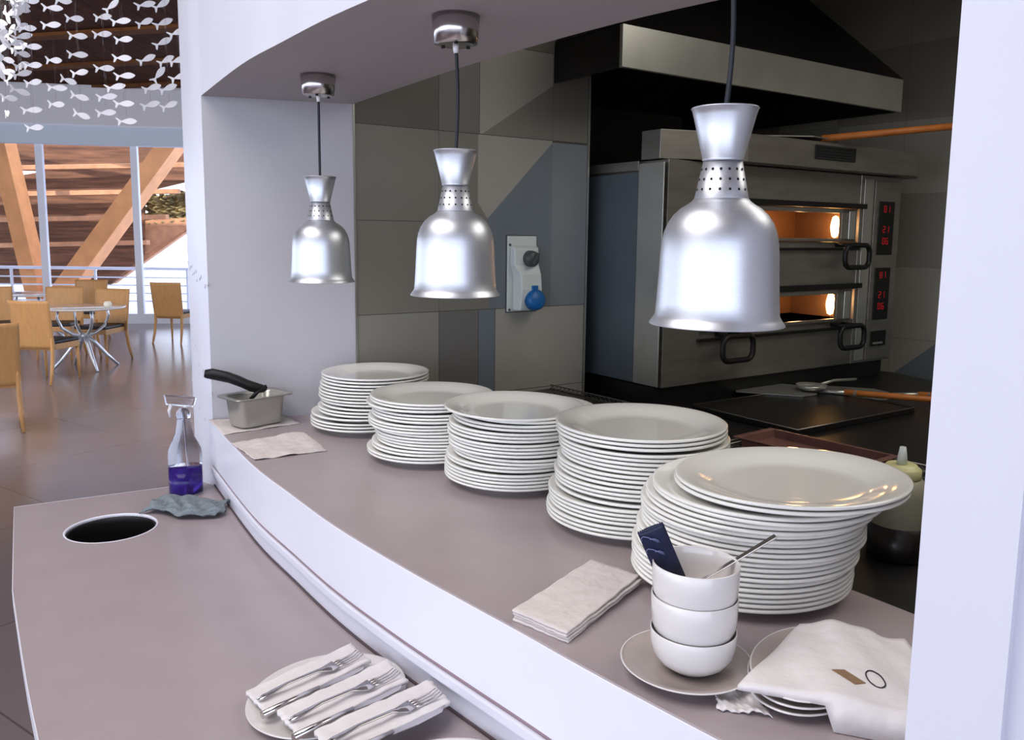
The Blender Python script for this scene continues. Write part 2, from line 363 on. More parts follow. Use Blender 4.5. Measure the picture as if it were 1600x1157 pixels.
for k in range(6):
    y = 11.2 + k * 1.7; mb.prism([Vector((-20, y)), Vector((-20, y + 0.22)), Vector((2, y - 6.0 + 0.22)), Vector((2, y - 6.0))], 4.06, 4.10)
tb = mb.build('trim_7', ['beam']); struct(tb)

# ------------------------------------------------------------------ outside: timber canopy, railing, scrub
def px(x, y, Y):   # a point seen through the far windows at distance Y, used for plan coordinates of the outdoor timber
    r = Vector(((x - 800) / 1290, (y - 533.5) / 1290, 1.0)); w = Vector((r.dot(Vector(R_)), r.dot(Vector(F_)), -r.dot(Vector(D_)))); return Vector((0, 0, CAMZ)) + w * (Y / w.y)
def beam(a, b, w, d, name, label, m='glulam', group=None):
    a = Vector(a); b = Vector(b); t = (b - a).normalized(); s = t.cross(Vector((0, 1, 0))).normalized(); n = s.cross(t).normalized()
    mb = MB(); vs = [p + s * (i * w / 2) + n * (j * d / 2) for p in (a, b) for i, j in ((-1, -1), (1, -1), (1, 1), (-1, 1))]
    mb.add(vs, [(0, 1, 2, 3), (7, 6, 5, 4), (0, 4, 5, 1), (1, 5, 6, 2), (2, 6, 7, 3), (3, 7, 4, 0)])
    return tag(mb.build(name, [m], None, 0.01), label, 'beam', group)
struct(MB().box((-40, 15.35, -0.5), (20, 27, -0.02)).build('floor_terrace', ['frame']))
beam((-9.25, 16.2, -0.02), px(-6, 180, 16.2), 0.30, 0.4, 'timber_beam', 'steep orange timber beam outside the leftmost window')
beam((-9.15, 16.2, -0.02), px(292, 195, 16.6), 0.34, 0.5, 'timber_beam', 'broad slanting orange timber beam crossing the middle window')
beam(px(176, 440, 18.6), px(300, 352, 18.6), 0.14, 0.2, 'timber_beam', 'thin sloping timber edge beam outside the window by the pier', 'purlin')
for i, (yy, lab) in enumerate(((262, 'highest'), (303, 'second highest'), (343, 'third highest'), (383, 'lowest'))):
    xr = (300, 280, 262, 232)[i]
    beam(px(-60, yy + 2, 18.0), px(xr, yy - 4, 18.0), 0.10, 0.18, 'timber_purlin', lab + ' horizontal brown purlin of the timber canopy outside', 'purlin')
can = empty('timber_canopy', (0, 0, 0), 0, 'dark boarded timber canopy slope seen through the far windows', 'canopy')
def poly_board(pts, Y, name, m):
    p3 = [px(x, y, Y) for x, y in pts]; n = len(p3); vs = p3 + [p + Vector((0, 0.08, 0)) for p in p3]
    MB().add(vs, [list(range(n)), list(range(n, 2 * n))[::-1]] + [(i, (i + 1) % n, n + (i + 1) % n, n + i) for i in range(n)]).build(name, [m], can)
poly_board([(-80, 445), (-80, 285), (22, 285), (22, 276), (66, 268), (225, 268), (225, 398), (172, 445)], 18.4, 'lower_boards', 'darkwood')
poly_board([(-80, 262), (-80, 180), (330, 180), (330, 275), (225, 300), (225, 268), (66, 268)], 18.5, 'upper_boards', 'darkwood')
poly_board([(225, 398), (225, 345), (320, 338), (320, 340)], 18.45, 'edge_boards', 'purlin')
mb = MB()
def hf(u, v):
    a = px(222, 350, 18.5); b = px(322, 341, 18.5); c = px(222, 300, 18.5)
    p = a.lerp(b, u); h = c.z - a.z
    return (p.x + 0.05 * math.sin(v * 31 + u * 9), p.y + 0.28 * math.sin(v * PI) + 0.10 * math.sin(u * 47) * math.sin(v * 29) - 0.05, p.z - 0.03 + h * v * (0.92 + 0.10 * math.sin(u * 19) * math.sin(u * 7 + 1)))
mb.grid(hf, 60, 24); mb.grid(lambda u, v: tuple(Vector(hf(1 - u, v)) + Vector((0, 0.3, 0))), 60, 24); tag(mb.build('dry_foliage', ['leaf']), 'dry foliage growing along the edge of the timber canopy outside by the pier', 'foliage', None)
rl = empty('terrace_railing', (0, 0, 0), 0, 'white horizontal railing on the terrace outside the far windows', 'railing')
za = px(0, 417, 15.9).z
for z in (za, za - 0.17, za - 0.32, za - 0.47, za - 0.62):
    MB().tube([(-13, 15.75, z), (-4.2, 15.75, z)], 0.03 if z == za else 0.014, 8).build('rail', ['frame'], rl)
for x in (-11.5, -9.55, -7.95, -6.2, -4.6):
    MB().box((x - 0.02, 15.73, -0.02), (x + 0.02, 15.77, za)).build('post', ['frame'], rl)

# ------------------------------------------------------------------ kitchen shell
def place_on(P0, s, t=0.0): return P0 + U * s + V * t
KL = 0.878
def wallpoly(mb, P0, du, pts, mi, off):
    nn = Vector((du.y, -du.x))
    base = [P0 + du * s + nn * off for s, z in pts]
    vs = [(b.x, b.y, p[1]) for b, p in zip(base, pts)]
    mb.add(vs, [list(range(len(pts)))], mi)
mb = MB(); mats = ['t_mid', 'grout', 't_dark', 't_mdark', 't_midl', 't_light', 't_pale', 't_blue', 't_bluel']
mb.prism([K0, K0 + U * KL, K0 + U * KL + V * 0.12, K0 + V * 0.12], 0, 2.9, 0)
I = {n: i for i, n in enumerate(mats)}; g = 0.0012
def rect(s0, s1, z0, z1, m, off=0.0008): wallpoly(mb, K0, U, [(s0 + g, z0 + g), (s1 - g, z0 + g), (s1 - g, z1 - g), (s0 + g, z1 - g)], I[m], off)
wallpoly(mb, K0, U, [(0.004, 0.9), (KL - 0.004, 0.9), (KL - 0.004, 2.85), (0.004, 2.85)], I['grout'], 0.0004)
Z = [0.84, 1.123, 1.405, 1.687, 1.966, 2.249, 2.53]
rect(0.004, 0.283, Z[4], Z[5], 't_dark'); rect(0.283, 0.43, Z[4], Z[5], 't_dark')
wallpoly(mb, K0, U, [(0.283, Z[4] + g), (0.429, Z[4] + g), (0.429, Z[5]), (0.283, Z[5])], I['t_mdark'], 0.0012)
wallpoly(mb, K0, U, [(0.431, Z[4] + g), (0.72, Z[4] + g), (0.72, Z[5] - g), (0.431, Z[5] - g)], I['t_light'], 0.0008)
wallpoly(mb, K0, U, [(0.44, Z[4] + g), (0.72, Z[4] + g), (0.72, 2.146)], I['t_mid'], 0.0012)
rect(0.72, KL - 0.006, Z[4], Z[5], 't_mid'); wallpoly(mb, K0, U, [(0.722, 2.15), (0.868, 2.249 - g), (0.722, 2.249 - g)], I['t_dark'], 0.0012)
for zi in (5,): rect(0.004, 0.43, Z[5], Z[6], 't_dark'); rect(0.43, KL - 0.006, Z[5], Z[6], 't_mid')
# middle rows
for zi in (2, 3):
    rect(0.004, 0.283, Z[zi], Z[zi + 1], 't_mid'); 
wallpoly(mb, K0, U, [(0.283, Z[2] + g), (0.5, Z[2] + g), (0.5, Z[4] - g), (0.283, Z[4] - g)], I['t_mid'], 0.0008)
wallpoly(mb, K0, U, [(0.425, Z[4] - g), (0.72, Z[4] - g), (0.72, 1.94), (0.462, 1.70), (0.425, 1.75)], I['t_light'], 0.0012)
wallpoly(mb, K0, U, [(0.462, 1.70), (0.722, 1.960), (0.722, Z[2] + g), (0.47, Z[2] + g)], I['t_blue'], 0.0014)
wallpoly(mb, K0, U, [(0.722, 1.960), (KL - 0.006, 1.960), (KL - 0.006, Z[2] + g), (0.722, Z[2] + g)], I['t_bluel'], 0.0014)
# lower rows
for zi in (0, 1):
    rect(0.004, 0.283, Z[zi], Z[zi + 1], 't_midl'); rect(0.283, 0.43, Z[zi], Z[zi + 1], 't_mdark'); rect(0.43, 0.495, Z[zi], Z[zi + 1], 't_blue'); rect(0.495, KL - 0.006, Z[zi], Z[zi + 1], 't_light')
o = mb.build('wall_tiled', mats); struct(o)
for i, (s, w) in enumerate(((-0.002, 0.006), (KL - 0.004, 0.007))):
    mb = MB(); p = K0 + U * s; nn = -V
    mb.prism([p, p + U * w, p + U * w + nn * 0.004, p + nn * 0.004], 1.0, 2.6); struct(mb.build('trim_%d' % (8 + i), ['steel_l']))

O = Vector((0.588, 2.8))
# recess behind the tiled wall, back wall, right walls
def wbox(name, a, b, th, z0=0, z1=2.9, m='concrete'):
    a = Vector(a); b = Vector(b); t = (b - a).normalized(); n = Vector((-t.y, t.x))
    return struct(MB().prism([a, b, b + n * th, a + n * th], z0, z1).build(name, [m]))
LB0 = K0 + U * KL + V * 0.12; LB1 = LB0 + V * 1.05
wbox('wall_recess', tuple(LB0 - U * 0.14), tuple(LB1 - U * 0.14), -0.12 * -1)
Bq = Vector((2.02, 3.62)) ; Wd = Vector((0.62, -0.785)).normalized()
LBR = LB1 + U * 1.75
wbox('wall_oven_back', tuple(LB1 - U * 0.3), tuple(LB1 + U * 2.3), 0.12)
# tiled right back wall
mb = MB(); b0 = Bq - Wd * 2.0; b1 = Bq + Wd * 2.6; nn = Vector((Wd.y, -Wd.x))
mb.prism([b0, b1, b1 - nn * 0.12, b0 - nn * 0.12], 0, 2.9, 0)
def rect2(s0, s1, z0, z1, m, off=0.0008): wallpoly(mb, Bq, Wd, [(s0 + g, z0 + g), (s1 - g, z0 + g), (s1 - g, z1 - g), (s0 + g, z1 - g)], I[m], off)
for si in range(-3, 7):
    for zi in range(6):
        m = ['t_midl', 't_light', 't_light', 't_midl', 't_light'][(si * 3 + zi * 4) % 5]
        z0 = 0.85 + zi * 0.335; rect2(si * 0.335 - 0.02, si * 0.335 + 0.315, z0, z0 + 0.335, m)
wallpoly(mb, Bq, Wd, [(-0.5, 0.87), (0.6, 0.87), (0.6, 1.36), (0.07, 1.36)], I['t_blue'], 0.0014)
wallpoly(mb, Bq, Wd, [(0.02, 2.08), (0.26, 2.33), (0.02, 2.33)], I['t_dark'], 0.0014)
o = mb.build('wall_kitchen_back', mats); struct(o)
for p in o.data.polygons: pass
wbox('wall_kitchen_right', tuple(b1), (1.62, 0.0), 0.12)
struct(MB().prism([Vector(p) for p in [(-1.13, 3.15), (-0.467, 2.47), (-0.28, 2.17), (0.13, 1.57), (0.52, 1.18), (0.66, 1.04), (1.62, 0.0), (4.6, 0.6), (3.5, 5.2), (0.2, 5.2)]], 2.88, 3.0).build('ceiling_kitchen', ['darkceil']))
wbox('wall_kitchen_left', (-1.13, 3.15), (-0.25, 4.6), -0.1, 0, 4.1, 'wall')

# bolts on the back wall
for s, z, lab in ((0.175, 1.772, 'topmost'), (0.172, 1.50, 'middle'), (0.168, 1.232, 'lowest')):
    p = Bq + Wd * s; ang = math.atan2(nn.y, nn.x)
    mb = MB(); mb.lathe([(0.0, 0.03), (0.012, 0.03), (0.014, 0.022), (0.014, 0.008), (0.024, 0.006), (0.026, 0.0), (0.0, 0.0)], 24, 0, Matrix.Rotation(PI / 2, 4, 'Y'))
    o = mb.build('wall_bolt', ['bolt']); o.location = (p.x + nn.x * 0.0016, p.y + nn.y * 0.0016, z); o.rotation_euler = (0, 0, ang)
    tag(o, lab + ' of three round metal bolts on the tiled wall beside the oven', 'bolt', 'wall bolts')

# ------------------------------------------------------------------ kitchen worktops
prep = [p for p in BK[1:-3]] + [Vector((0.95, 1.55)), Vector((0.35, 2.3)), Vector((0.0, 2.66))] + [K0 + Vector((0.03, 0.01))]
prep = [BK[0] + Vector((0.012, 0.0))] + [p + Vector((0.003, 0.003)) for p in BS[1:-2]] + [Vector((1.02, 1.62)), Vector((0.20, 2.70)), Vector((0.05, 2.795)), K0 + U * 0.03 - V * 0.004]
tag(MB().prism(prep, 0.0, SH - 0.004).build('prep_counter', ['black'], None, 0.002), 'black kitchen counter directly behind the plate stacks', 'counter')
rng = [Vector((1.04, 1.66)), Vector((1.95, 2.35)), Vector((1.78, 3.15)), O + U * 1.30 + V * 0.75, O - U * 0.17 + V * 0.75, K0 + U * (KL + 0.015) - V * 0.005, Vector((0.215, 2.715))]
rng = [Vector((1.04, 1.66)), Vector((2.0, 2.45)), O + U * 1.32 + V * 0.0, O + U * 1.32 + V * 0.75, O - U * 0.17 + V * 0.75, K0 + U * (KL + 0.02) + V * 0.1, K0 + U * (KL + 0.02) - V * 0.006, Vector((0.23, 2.72))]
tag(MB().prism(rng, 0.0, 1.07).build('range_block', ['black'], None, 0.003), 'black range block in front of and under the pizza oven', 'range')
g0 = Vector((0.842, 2.372)); gr = [g0, g0 + U * 0.62, g0 + U * 0.62 + V * 0.42, g0 + V * 0.42]
gl = empty('griddle_plate', (0, 0, 1.0705), 0, 'flat black griddle plate with thin steel edge in front of the oven', 'griddle')
MB().prism(gr, 0, 0.0165).build('plate', ['black'], gl, 0.002)
mb = MB(); mb.tube([(p.x, p.y, 0.0185) for p in gr], 0.0022, 6, closed=True); mb.build('rim', ['wire'], gl)
# wire rack
ra = Vector((0.60, 2.36)); rd = Vector((0.62, -0.785)).normalized(); rn = Vector((rd.y, -rd.x))
def rack(name, a, L, Wd_, z, label, nw=26):
    e_ = empty(name, (0, 0, 0), 0, label, 'rack'); mb = MB()
    n2 = Vector((rd.y, -rd.x))
    for s in (0, Wd_):
        p = a + n2 * s; q = p + rd * L
        pts = [(p.x + (q.x - p.x) * k / 60, p.y + (q.y - p.y) * k / 60, z + 0.012 * (1 if k % 2 else 0)) for k in range(61)]
        mb.tube(pts, 0.0018, 6); mb.tube([(p.x, p.y, z), (q.x, q.y, z)], 0.003, 6); mb.tube([(p.x, p.y, z + 0.014), (q.x, q.y, z + 0.014)], 0.0022, 6)
    mb.build('side_truss', ['wire'], e_)
    mb = MB()
    for k in range(nw + 1):
        p = a + rd * (L * k / nw); q = p + n2 * Wd_; mb.tube([(p.x, p.y, z), (q.x, q.y, z)], 0.0018, 6)
    mb.build('cross_wires', ['wire'], e_)
    for (s, t) in ((0.02, 0.0), (L - 0.02, 0.0), (0.02, Wd_), (L - 0.02, Wd_)):
        p = a + rd * s + n2 * t; MB().tube([(p.x, p.y, SH - 0.003), (p.x, p.y, z)], 0.003, 8).build('foot', ['wire'], e_)
    return e_
rack('wire_rack', Vector((0.655, 2.13)), 0.62, 0.20, 1.135, 'low wire rack behind the second tallest plate stack holding a brown tray', 30)
rack('wire_rack', Vector((0.115, 2.80)) + rd * 0.03, 0.62, 0.17, 1.128, 'low wire rack at the foot of the tiled wall end', 34)
tr = MB(); tp = Vector((0.63, 2.05)); n2 = Vector((rd.y, -rd.x))
def traymesh(a, L, Wd_, z, th):
    mb = MB(); q = [a, a + rd * L, a + rd * L + n2 * Wd_, a + n2 * Wd_]; c = sum(q, Vector((0, 0))) / 4
    q2 = [c + (p - c) * 0.9 for p in q]; q3 = [c + (p - c) * 0.87 for p in q]
    lv = [[(p.x, p.y, z + th) for p in q], [(p.x, p.y, z + th) for p in q2], [(p.x, p.y, z + 0.003) for p in q3], [(p.x, p.y, z) for p in q3], [(p.x, p.y, z + th - 0.003) for p in q2], [(p.x, p.y, z + th - 0.003) for p in q]]
    vs = sum(lv, []); fs = [(8, 9, 10, 11), (15, 14, 13, 12)]
    for a_, b_ in ((0, 1), (1, 2), (3, 4), (4, 5), (5, 0)):
        for k in range(4): fs.append((a_ * 4 + k, a_ * 4 + (k + 1) % 4, b_ * 4 + (k + 1) % 4, b_ * 4 + k))
    return mb.add(vs, fs)
tag(traymesh(Vector((0.668, 2.085)), 0.34, 0.155, 1.139, 0.024).build('oven_tray', ['tray'], None, 0.002), 'reddish brown metal tray lying on the wire rack', 'tray')

# ------------------------------------------------------------------ pizza oven
ov = empty('pizza_oven', (O.x, O.y, 0), math.atan2(U.y, U.x), 'two-deck stainless steel pizza oven with lit windows and black handles', 'oven')
OW = 1.235; D0 = 0.72
MB().box((-0.115, 0.02, 1.071), (OW - 0.02, D0, 1.138)).build('stand', ['black'], ov)
mb = MB()
mb.box((-0.118, 0.45, 1.14), (OW, D0, 1.90)); mb.box((-0.10, 0.0, 1.14), (0.075, 0.45, 1.90)); mb.box((0.965, 0.0, 1.14), (OW, 0.45, 1.90))
for z0, z1 in ((1.14, 1.325), (1.445, 1.635), (1.765, 1.90)): mb.box((0.075, 0.004, z0), (0.965, 0.45, z1))
mb.build('body', ['steel'], ov, 0.002)
MB().box((-0.121, 0.12, 1.145), (-0.1185, D0 - 0.02, 1.86)).build('side_panel', ['side'], ov)
MB().box((-0.1225, -0.002, 1.145), (-0.118, 0.118, 1.89)).build('side_strip', ['steel_l'], ov, 0.001)
MB().box((-0.1225, 0.12, 1.868), (-0.1185, D0, 1.90)).build('side_strip', ['steel'], ov, 0.001)
MB().box((0.985, -0.003, 1.15), (1.045, -0.0005, 1.885)).build('side_strip', ['steel_l'], ov, 0.001)
for zc, nm in ((1.70, 'upper'), (1.385, 'lower')):
    mb = MB()   # lining of the chamber
    z0, z1 = zc - 0.064, zc + 0.064
    mb.box((0.0755, 0.30, z0), (0.9645, 0.31, z1)); mb.box((0.0755, 0.02, z0), (0.9645, 0.30, z0 + 0.004)); mb.box((0.0755, 0.02, z1 - 0.004), (0.9645, 0.30, z1))
    mb.box((0.0755, 0.02, z0), (0.079, 0.30, z1)); mb.box((0.957, 0.02, z0), (0.962, 0.30, z1)); mb.build('chamber', ['chamber'], ov)
    fr = MB(); fr.box((0.08, -0.010, zc + 0.046), (0.93, 0.003, zc + 0.062)); fr.box((0.08, -0.010, zc - 0.062), (0.93, 0.003, zc - 0.052)); fr.box((0.835, -0.010, zc - 0.062), (0.93, 0.003, zc + 0.062)); fr.box((0.08, -0.010, zc - 0.062), (0.10, 0.003, zc + 0.062))
    dr = fr.build('door', ['steel'], ov, 0.001)
    MB().box((0.875, -0.016, zc - 0.055), (0.915, -0.011, zc + 0.055)).build('hinge_plate', ['steel_l'], dr, 0.002)
    MB().box((0.06, -0.014, zc - 0.098), (0.96, 0.003, zc - 0.088)).build('gasket', ['blackplastic'], dr)
    MB().box((0.06, -0.018, zc + 0.066), (0.985, 0.003, zc + 0.085)).build('gasket', ['blackplastic'], dr)
    for s in (0.195, 0.86):
        hz = zc - 0.12; w2, h2, y = 0.078, 0.043, -0.07; pts = []
        for cxk, czk, a0 in ((w2 - 0.03, h2 - 0.03, 0), (-(w2 - 0.03), h2 - 0.03, 90), (-(w2 - 0.03), -(h2 - 0.03), 180), (w2 - 0.03, -(h2 - 0.03), 270)):
            for k in range(6):
                a = math.radians(a0 + k * 18); pts.append((s + cxk + 0.03 * math.cos(a), y, hz + czk + 0.03 * math.sin(a)))
        mb = MB(); mb.tube(pts, 0.010, 12, closed=True)
        for q in (-0.035, 0.035): mb.tube([(s + q, 0.002, hz + h2), (s + q, y, hz + h2)], 0.008, 10)
        mb.build('handle', ['blackplastic' if s > 0.5 else 'iron'], dr)
    MB().lathe([(0, -0.03), (0.018, -0.026), (0.026, -0.012), (0.03, 0.0), (0.026, 0.012), (0.018, 0.026), (0, 0.03)], 20, 0, T(0.930, 0.085, zc - 0.005) @ Matrix.Diagonal((0.6, 0.6, 1.5, 1))).build('chamber_bulb', ['warm'], ov)
    l = bpy.data.lights.new('oven_lamp', 'POINT'); l.energy = 0.5; l.color = (1.0, 0.55, 0.25); l.shadow_soft_size = 0.02
    lo = bpy.data.objects.new('oven_lamp', l); col.objects.link(lo); lo.parent = ov; lo.location = (0.80, 0.16, zc)
# control column
cc = MB().box((1.055, -0.006, 1.15), (OW, -0.0005, 1.88)).build('control_column', ['steel'], ov, 0.001)
for z0, z1 in ((1.583, 1.80), (1.315, 1.53)):
    d = MB().box((1.085, -0.010, z0), (1.190, -0.0065, z1)).build('control_display', ['blackplastic'], ov, 0.001)
    mb = MB()
    def seg7(x, z, w, h, on):
        t = 0.0022; L_ = {'a': (x, x + w, z + h - t, z + h), 'g': (x, x + w, z + h / 2 - t / 2, z + h / 2 + t / 2), 'd': (x, x + w, z, z + t), 'f': (x, x + t, z + h / 2, z + h), 'b': (x + w - t, x + w, z + h / 2, z + h), 'e': (x, x + t, z, z + h / 2), 'c': (x + w - t, x + w, z, z + h / 2)}
        for k in on: a = L_[k]; mb.box((a[0], -0.0108, a[2]), (a[1], -0.0101, a[3]))
    H_ = z1 - z0
    for xx, zz, on in ((1.115, 0.80, 'abcdefg'), (1.14, 0.80, 'bc'), (1.115, 0.42, 'abged'), (1.115, 0.20, 'abcdef'), (1.14, 0.20, 'acdefg'), (1.14, 0.42, 'bc')): seg7(xx, z0 + zz * H_, 0.016, 0.026, on)
    mb.build('digits', ['red'], d)
MB().box((1.082, -0.012, 1.205), (1.186, -0.0065, 1.268)).build('switch_box', ['blackplastic'], ov, 0.002)
MB().box((1.09, -0.022, 1.214), (1.15, -0.0125, 1.222)).build('switch_lever', ['steel_l'], ov, 0.001)
# canopy with bevelled corner
cp = [(-0.112, 0.12), (-0.112, 0.03), (0.20, -0.07), (1.24, -0.07), (1.36, 0.0), (1.36, 0.12)]
cn = MB().prism([Vector(p) for p in cp], 1.903, 1.998).build('canopy', ['steel'], ov, 0.002)
MB().box((0.56, -0.0765, 1.935), (0.80, -0.0705, 1.985)).build('name_plate', ['blackplastic'], cn, 0.001)
mb = MB()
for a in ((0.565, 0.795, 1.938, 1.9395), (0.565, 0.795, 1.9805, 1.982), (0.575, 0.785, 1.9475, 1.9485), (0.575, 0.785, 1.958, 1.959), (0.575, 0.785, 1.969, 1.970)): mb.box((a[0], -0.0775, a[2]), (a[1], -0.077, a[3]))
mb.build('name_plate_lines', ['knob'], cn)

# ------------------------------------------------------------------ extraction hood
Hh = Vector((0.36, 2.60))
hd = empty('extraction_hood', (Hh.x, Hh.y, 0), math.atan2(U.y, U.x), 'brushed stainless extraction hood with long front band above the oven', 'hood')
MB().box((-0.045, 0.0, 2.155), (1.445, 0.015, 2.282)).build('front_band', ['steel_l'], hd, 0.002)
MB().box((1.43, 0.016, 2.155), (1.445, 1.2, 2.282)).build('side_band', ['black'], hd, 0.002)
MB().box((-0.045, 0.016, 2.155), (-0.030, 1.2, 2.282)).build('side_band', ['black'], hd, 0.002)
MB().box((-0.03, 0.016, 2.262), (1.43, 1.2, 2.270)).build('underside', ['black'], hd)
vs = [(-0.045, 0.0, 2.283), (1.445, 0.0, 2.283), (1.445, 1.2, 2.283), (-0.045, 1.2, 2.283), (0.2, 0.45, 2.75), (1.2, 0.45, 2.75), (1.2, 1.0, 2.75), (0.2, 1.0, 2.75)]
MB().add(vs, [(3, 2, 1, 0), (4, 5, 6, 7), (0, 1, 5, 4), (1, 2, 6, 5), (2, 3, 7, 6), (3, 0, 4, 7)]).build('sloped_cover', ['black'], hd)
MB().box((0.2, 0.45, 2.751), (1.2, 1.0, 2.878)).build('duct', ['black'], hd)

# peels and utensils
def peel(name, p, q, z, r, label, blade=True):
    p = Vector(p); q = Vector(q); t = (q - p).normalized(); L = (q - p).length
    e_ = empty(name, (p.x, p.y, z), math.atan2(t.y, t.x), label, 'peel')
    MB().tube([(0, 0, r), (L * 0.3, 0, r), (L, 0, r)], r, 12).build('handle', ['peel'], e_)
    if blade:
        MB().tube([(-0.09, 0, r * 0.6), (0.04, 0, r)], [r * 0.5, r * 1.05], 10).build('ferrule', ['steel_l'], e_)
        MB().prism([Vector(k) for k in [(-0.09, -0.05), (-0.13, -0.11), (-0.36, -0.13), (-0.38, 0.0), (-0.36, 0.13), (-0.13, 0.11), (-0.09, 0.05)]], 0.001, 0.004).build('blade', ['steel_l'], e_)
    return e_
peel('pizza_peel', (1.20, 2.93), (1.80, 2.655), 1.0875, 0.011, 'pizza peel with orange wooden handle lying nearest on the black range')
peel('pizza_peel', (1.50, 3.00), (1.93, 2.90), 1.071, 0.010, 'thin wooden-handled pizza peel lying behind the nearest peel on the range')
q = px(1285, 216, 3.45); 
pq0 = px(1283, 217, 3.12); pq1 = px(1570, 190, 3.10)
e_ = empty('pizza_peel', pq0, 0, 'wooden peel handle lying on top of the oven canopy', 'peel')
MB().tube([(0, 0, 0), tuple(pq1 - pq0)], 0.013, 12).build('handle', ['peel'], e_)
MB().prism([Vector((-0.33, -0.10)), Vector((-0.06, -0.09)), Vector((0.02, -0.02)), Vector((0.02, 0.03)), Vector((-0.04, 0.12)), Vector((-0.32, 0.15))], -0.004, 0.0).build('blade', ['steel'], e_)
ld = empty('metal_scoop', (1.10, 2.985, 1.0875), 0.5, 'shiny metal scoop lying on the range under the oven', 'scoop')
MB().lathe([(0, 0.004), (0.03, 0.006), (0.05, 0.016), (0.055, 0.028), (0.053, 0.028), (0.048, 0.018), (0.03, 0.009), (0, 0.007)], 28).build('bowl', ['steel_l'], ld)
MB().tube([(0.05, 0, 0.026), (0.12, 0, 0.035), (0.24, 0.0, 0.03)], 0.005, 8).build('handle', ['steel_l'], ld)

# ------------------------------------------------------------------ wall socket
so = K0 + U * 0.598
sk = empty('industrial_socket', (so.x, so.y, 1.518), math.atan2(U.y, U.x), 'pale grey industrial socket with blue flap on the tiled wall', 'socket')
MB().box((-0.060, -0.008, -0.125), (0.058, -0.002, 0.127)).build('back_plate', ['socket'], sk, 0.002)
mb = MB(); mb.box((-0.0625, -0.0045, -0.128), (0.0605, -0.0018, 0.130)); mb.build('mounting_frame', ['knob'], sk)
prof = [(-0.12, 0.034), (-0.05, 0.046), (0.0, 0.040), (0.03, 0.026), (0.085, 0.022), (0.094, 0.012)]
vs = []
for z, d in prof: vs += [(-0.040 if z < 0.03 else -0.052, -0.009, z), (-0.033 if z < 0.03 else -0.048, -0.009 - d, z), (0.050, -0.009 - d, z), (0.055, -0.009, z)]
fs = [(0, 1, 2, 3), tuple(len(vs) - 4 + k for k in (3, 2, 1, 0))]
for k in range(len(prof) - 1):
    for j in range(4): fs.append((k * 4 + j, (k + 1) * 4 + j, (k + 1) * 4 + (j + 1) % 4, k * 4 + (j + 1) % 4))
MB().add(vs, fs).build('housing', ['socket'], sk, 0.004, 3)
rx = Matrix.Rotation(PI / 2, 4, 'X')
kn = MB().lathe([(0, 0.030), (0.020, 0.030), (0.026, 0.022), (0.028, 0.0), (0, 0.0)], 32, 0, T(0.012, -0.031, 0.052) @ rx).build('rotary_knob', ['knob'], sk)
MB().box((-0.005, -0.012, -0.022), (0.005, 0.0, 0.022), 0, T(0.012, -0.061, 0.052) @ Matrix.Rotation(0.5, 4, 'Y')).build('grip', ['knob'], kn, 0.002)
fl = MB().lathe([(0, 0.03), (0.026, 0.03), (0.034, 0.022), (0.036, 0.0), (0, 0.0)], 40, 0, T(0.018, -0.048, -0.086) @ Matrix.Rotation(PI / 2 - 0.2, 4, 'X')).build('socket_flap', ['blue'], sk)
MB().box((0.006, -0.060, -0.055), (0.030, -0.050, -0.036)).build('hinge', ['blue'], fl, 0.002)
for x, z in ((-0.052, 0.098), (-0.052, -0.118)): MB().lathe([(0, 0.003), (0.004, 0.003), (0.004, 0)], 12, 0, T(x, -0.0082, z) @ rx).build('screw', ['knob'], sk)

# ------------------------------------------------------------------ heat lamps
def make_lamp(loc, label, first=None):
    t = empty('pendant_heat_lamp', loc, 0, label, 'lamp', 'pendant heat lamps over the pass')
    if first:
        return t
    H0 = 0.0
    pr_ = [(0.086, 0.0), (0.0855, 0.0015), (0.0815, 0.007), (0.0785, 0.012), (0.0772, 0.03), (0.0752, 0.065), (0.0742, 0.088), (0.0730, 0.104), (0.0705, 0.117), (0.0660, 0.129), (0.0590, 0.1395), (0.0500, 0.148), (0.0410, 0.1535), (0.0365, 0.157), (0.034, 0.160)]
    inner = [(r - 0.0012, z - 0.0006) for r, z in pr_[::-1]]
    sh = MB().lathe(pr_ + [(0.0338, 0.1595)] + inner[1:], 72, 0).build('shade', ['alu'], t)
    mb = MB(); mb.lathe([(0.0338, 0.160), (0.0242, 0.207), (0.0236, 0.207), (0.0330, 0.160)], 64, 0)
    for row in range(3):
        z = 0.171 + row * 0.0125; r = 0.0338 - (z - 0.16) / 0.047 * 0.0096
        for k in range(16):
            a = 2 * PI * (k + 0.2) / 16
            mb.lathe([(0, 0.0005), (0.0017, 0.0004), (0.0018, 0)], 8, 1, T(r * math.cos(a), r * math.sin(a), z) @ rotz(a) @ Matrix.Rotation(PI / 2 - 0.2, 4, 'Y'))
    mb.build('vented_collar', ['alu', 'hole'], sh)
    MB().lathe([(0.0250, 0.2065), (0.0262, 0.2085), (0.0255, 0.2095), (0.0385, 0.262), (0.0410, 0.2705), (0.0420, 0.2712), (0.0408, 0.2725), (0.0376, 0.264), (0.0240, 0.2095)], 64, 0, closed=True).build('neck_cone', ['alu'], sh)
    MB().lathe([(0.0, 0.206), (0.018, 0.206), (0.018, 0.262), (0.008, 0.268), (0.0, 0.268)], 24).build('lamp_holder', ['blackplastic'], t)
    MB().lathe([(0, 0.045), (0.022, 0.05), (0.036, 0.07), (0.040, 0.09), (0.030, 0.125), (0.016, 0.15), (0.013, 0.205), (0, 0.205)], 32).build('bulb', ['bulb'], t)
    return t
LK = 0.925
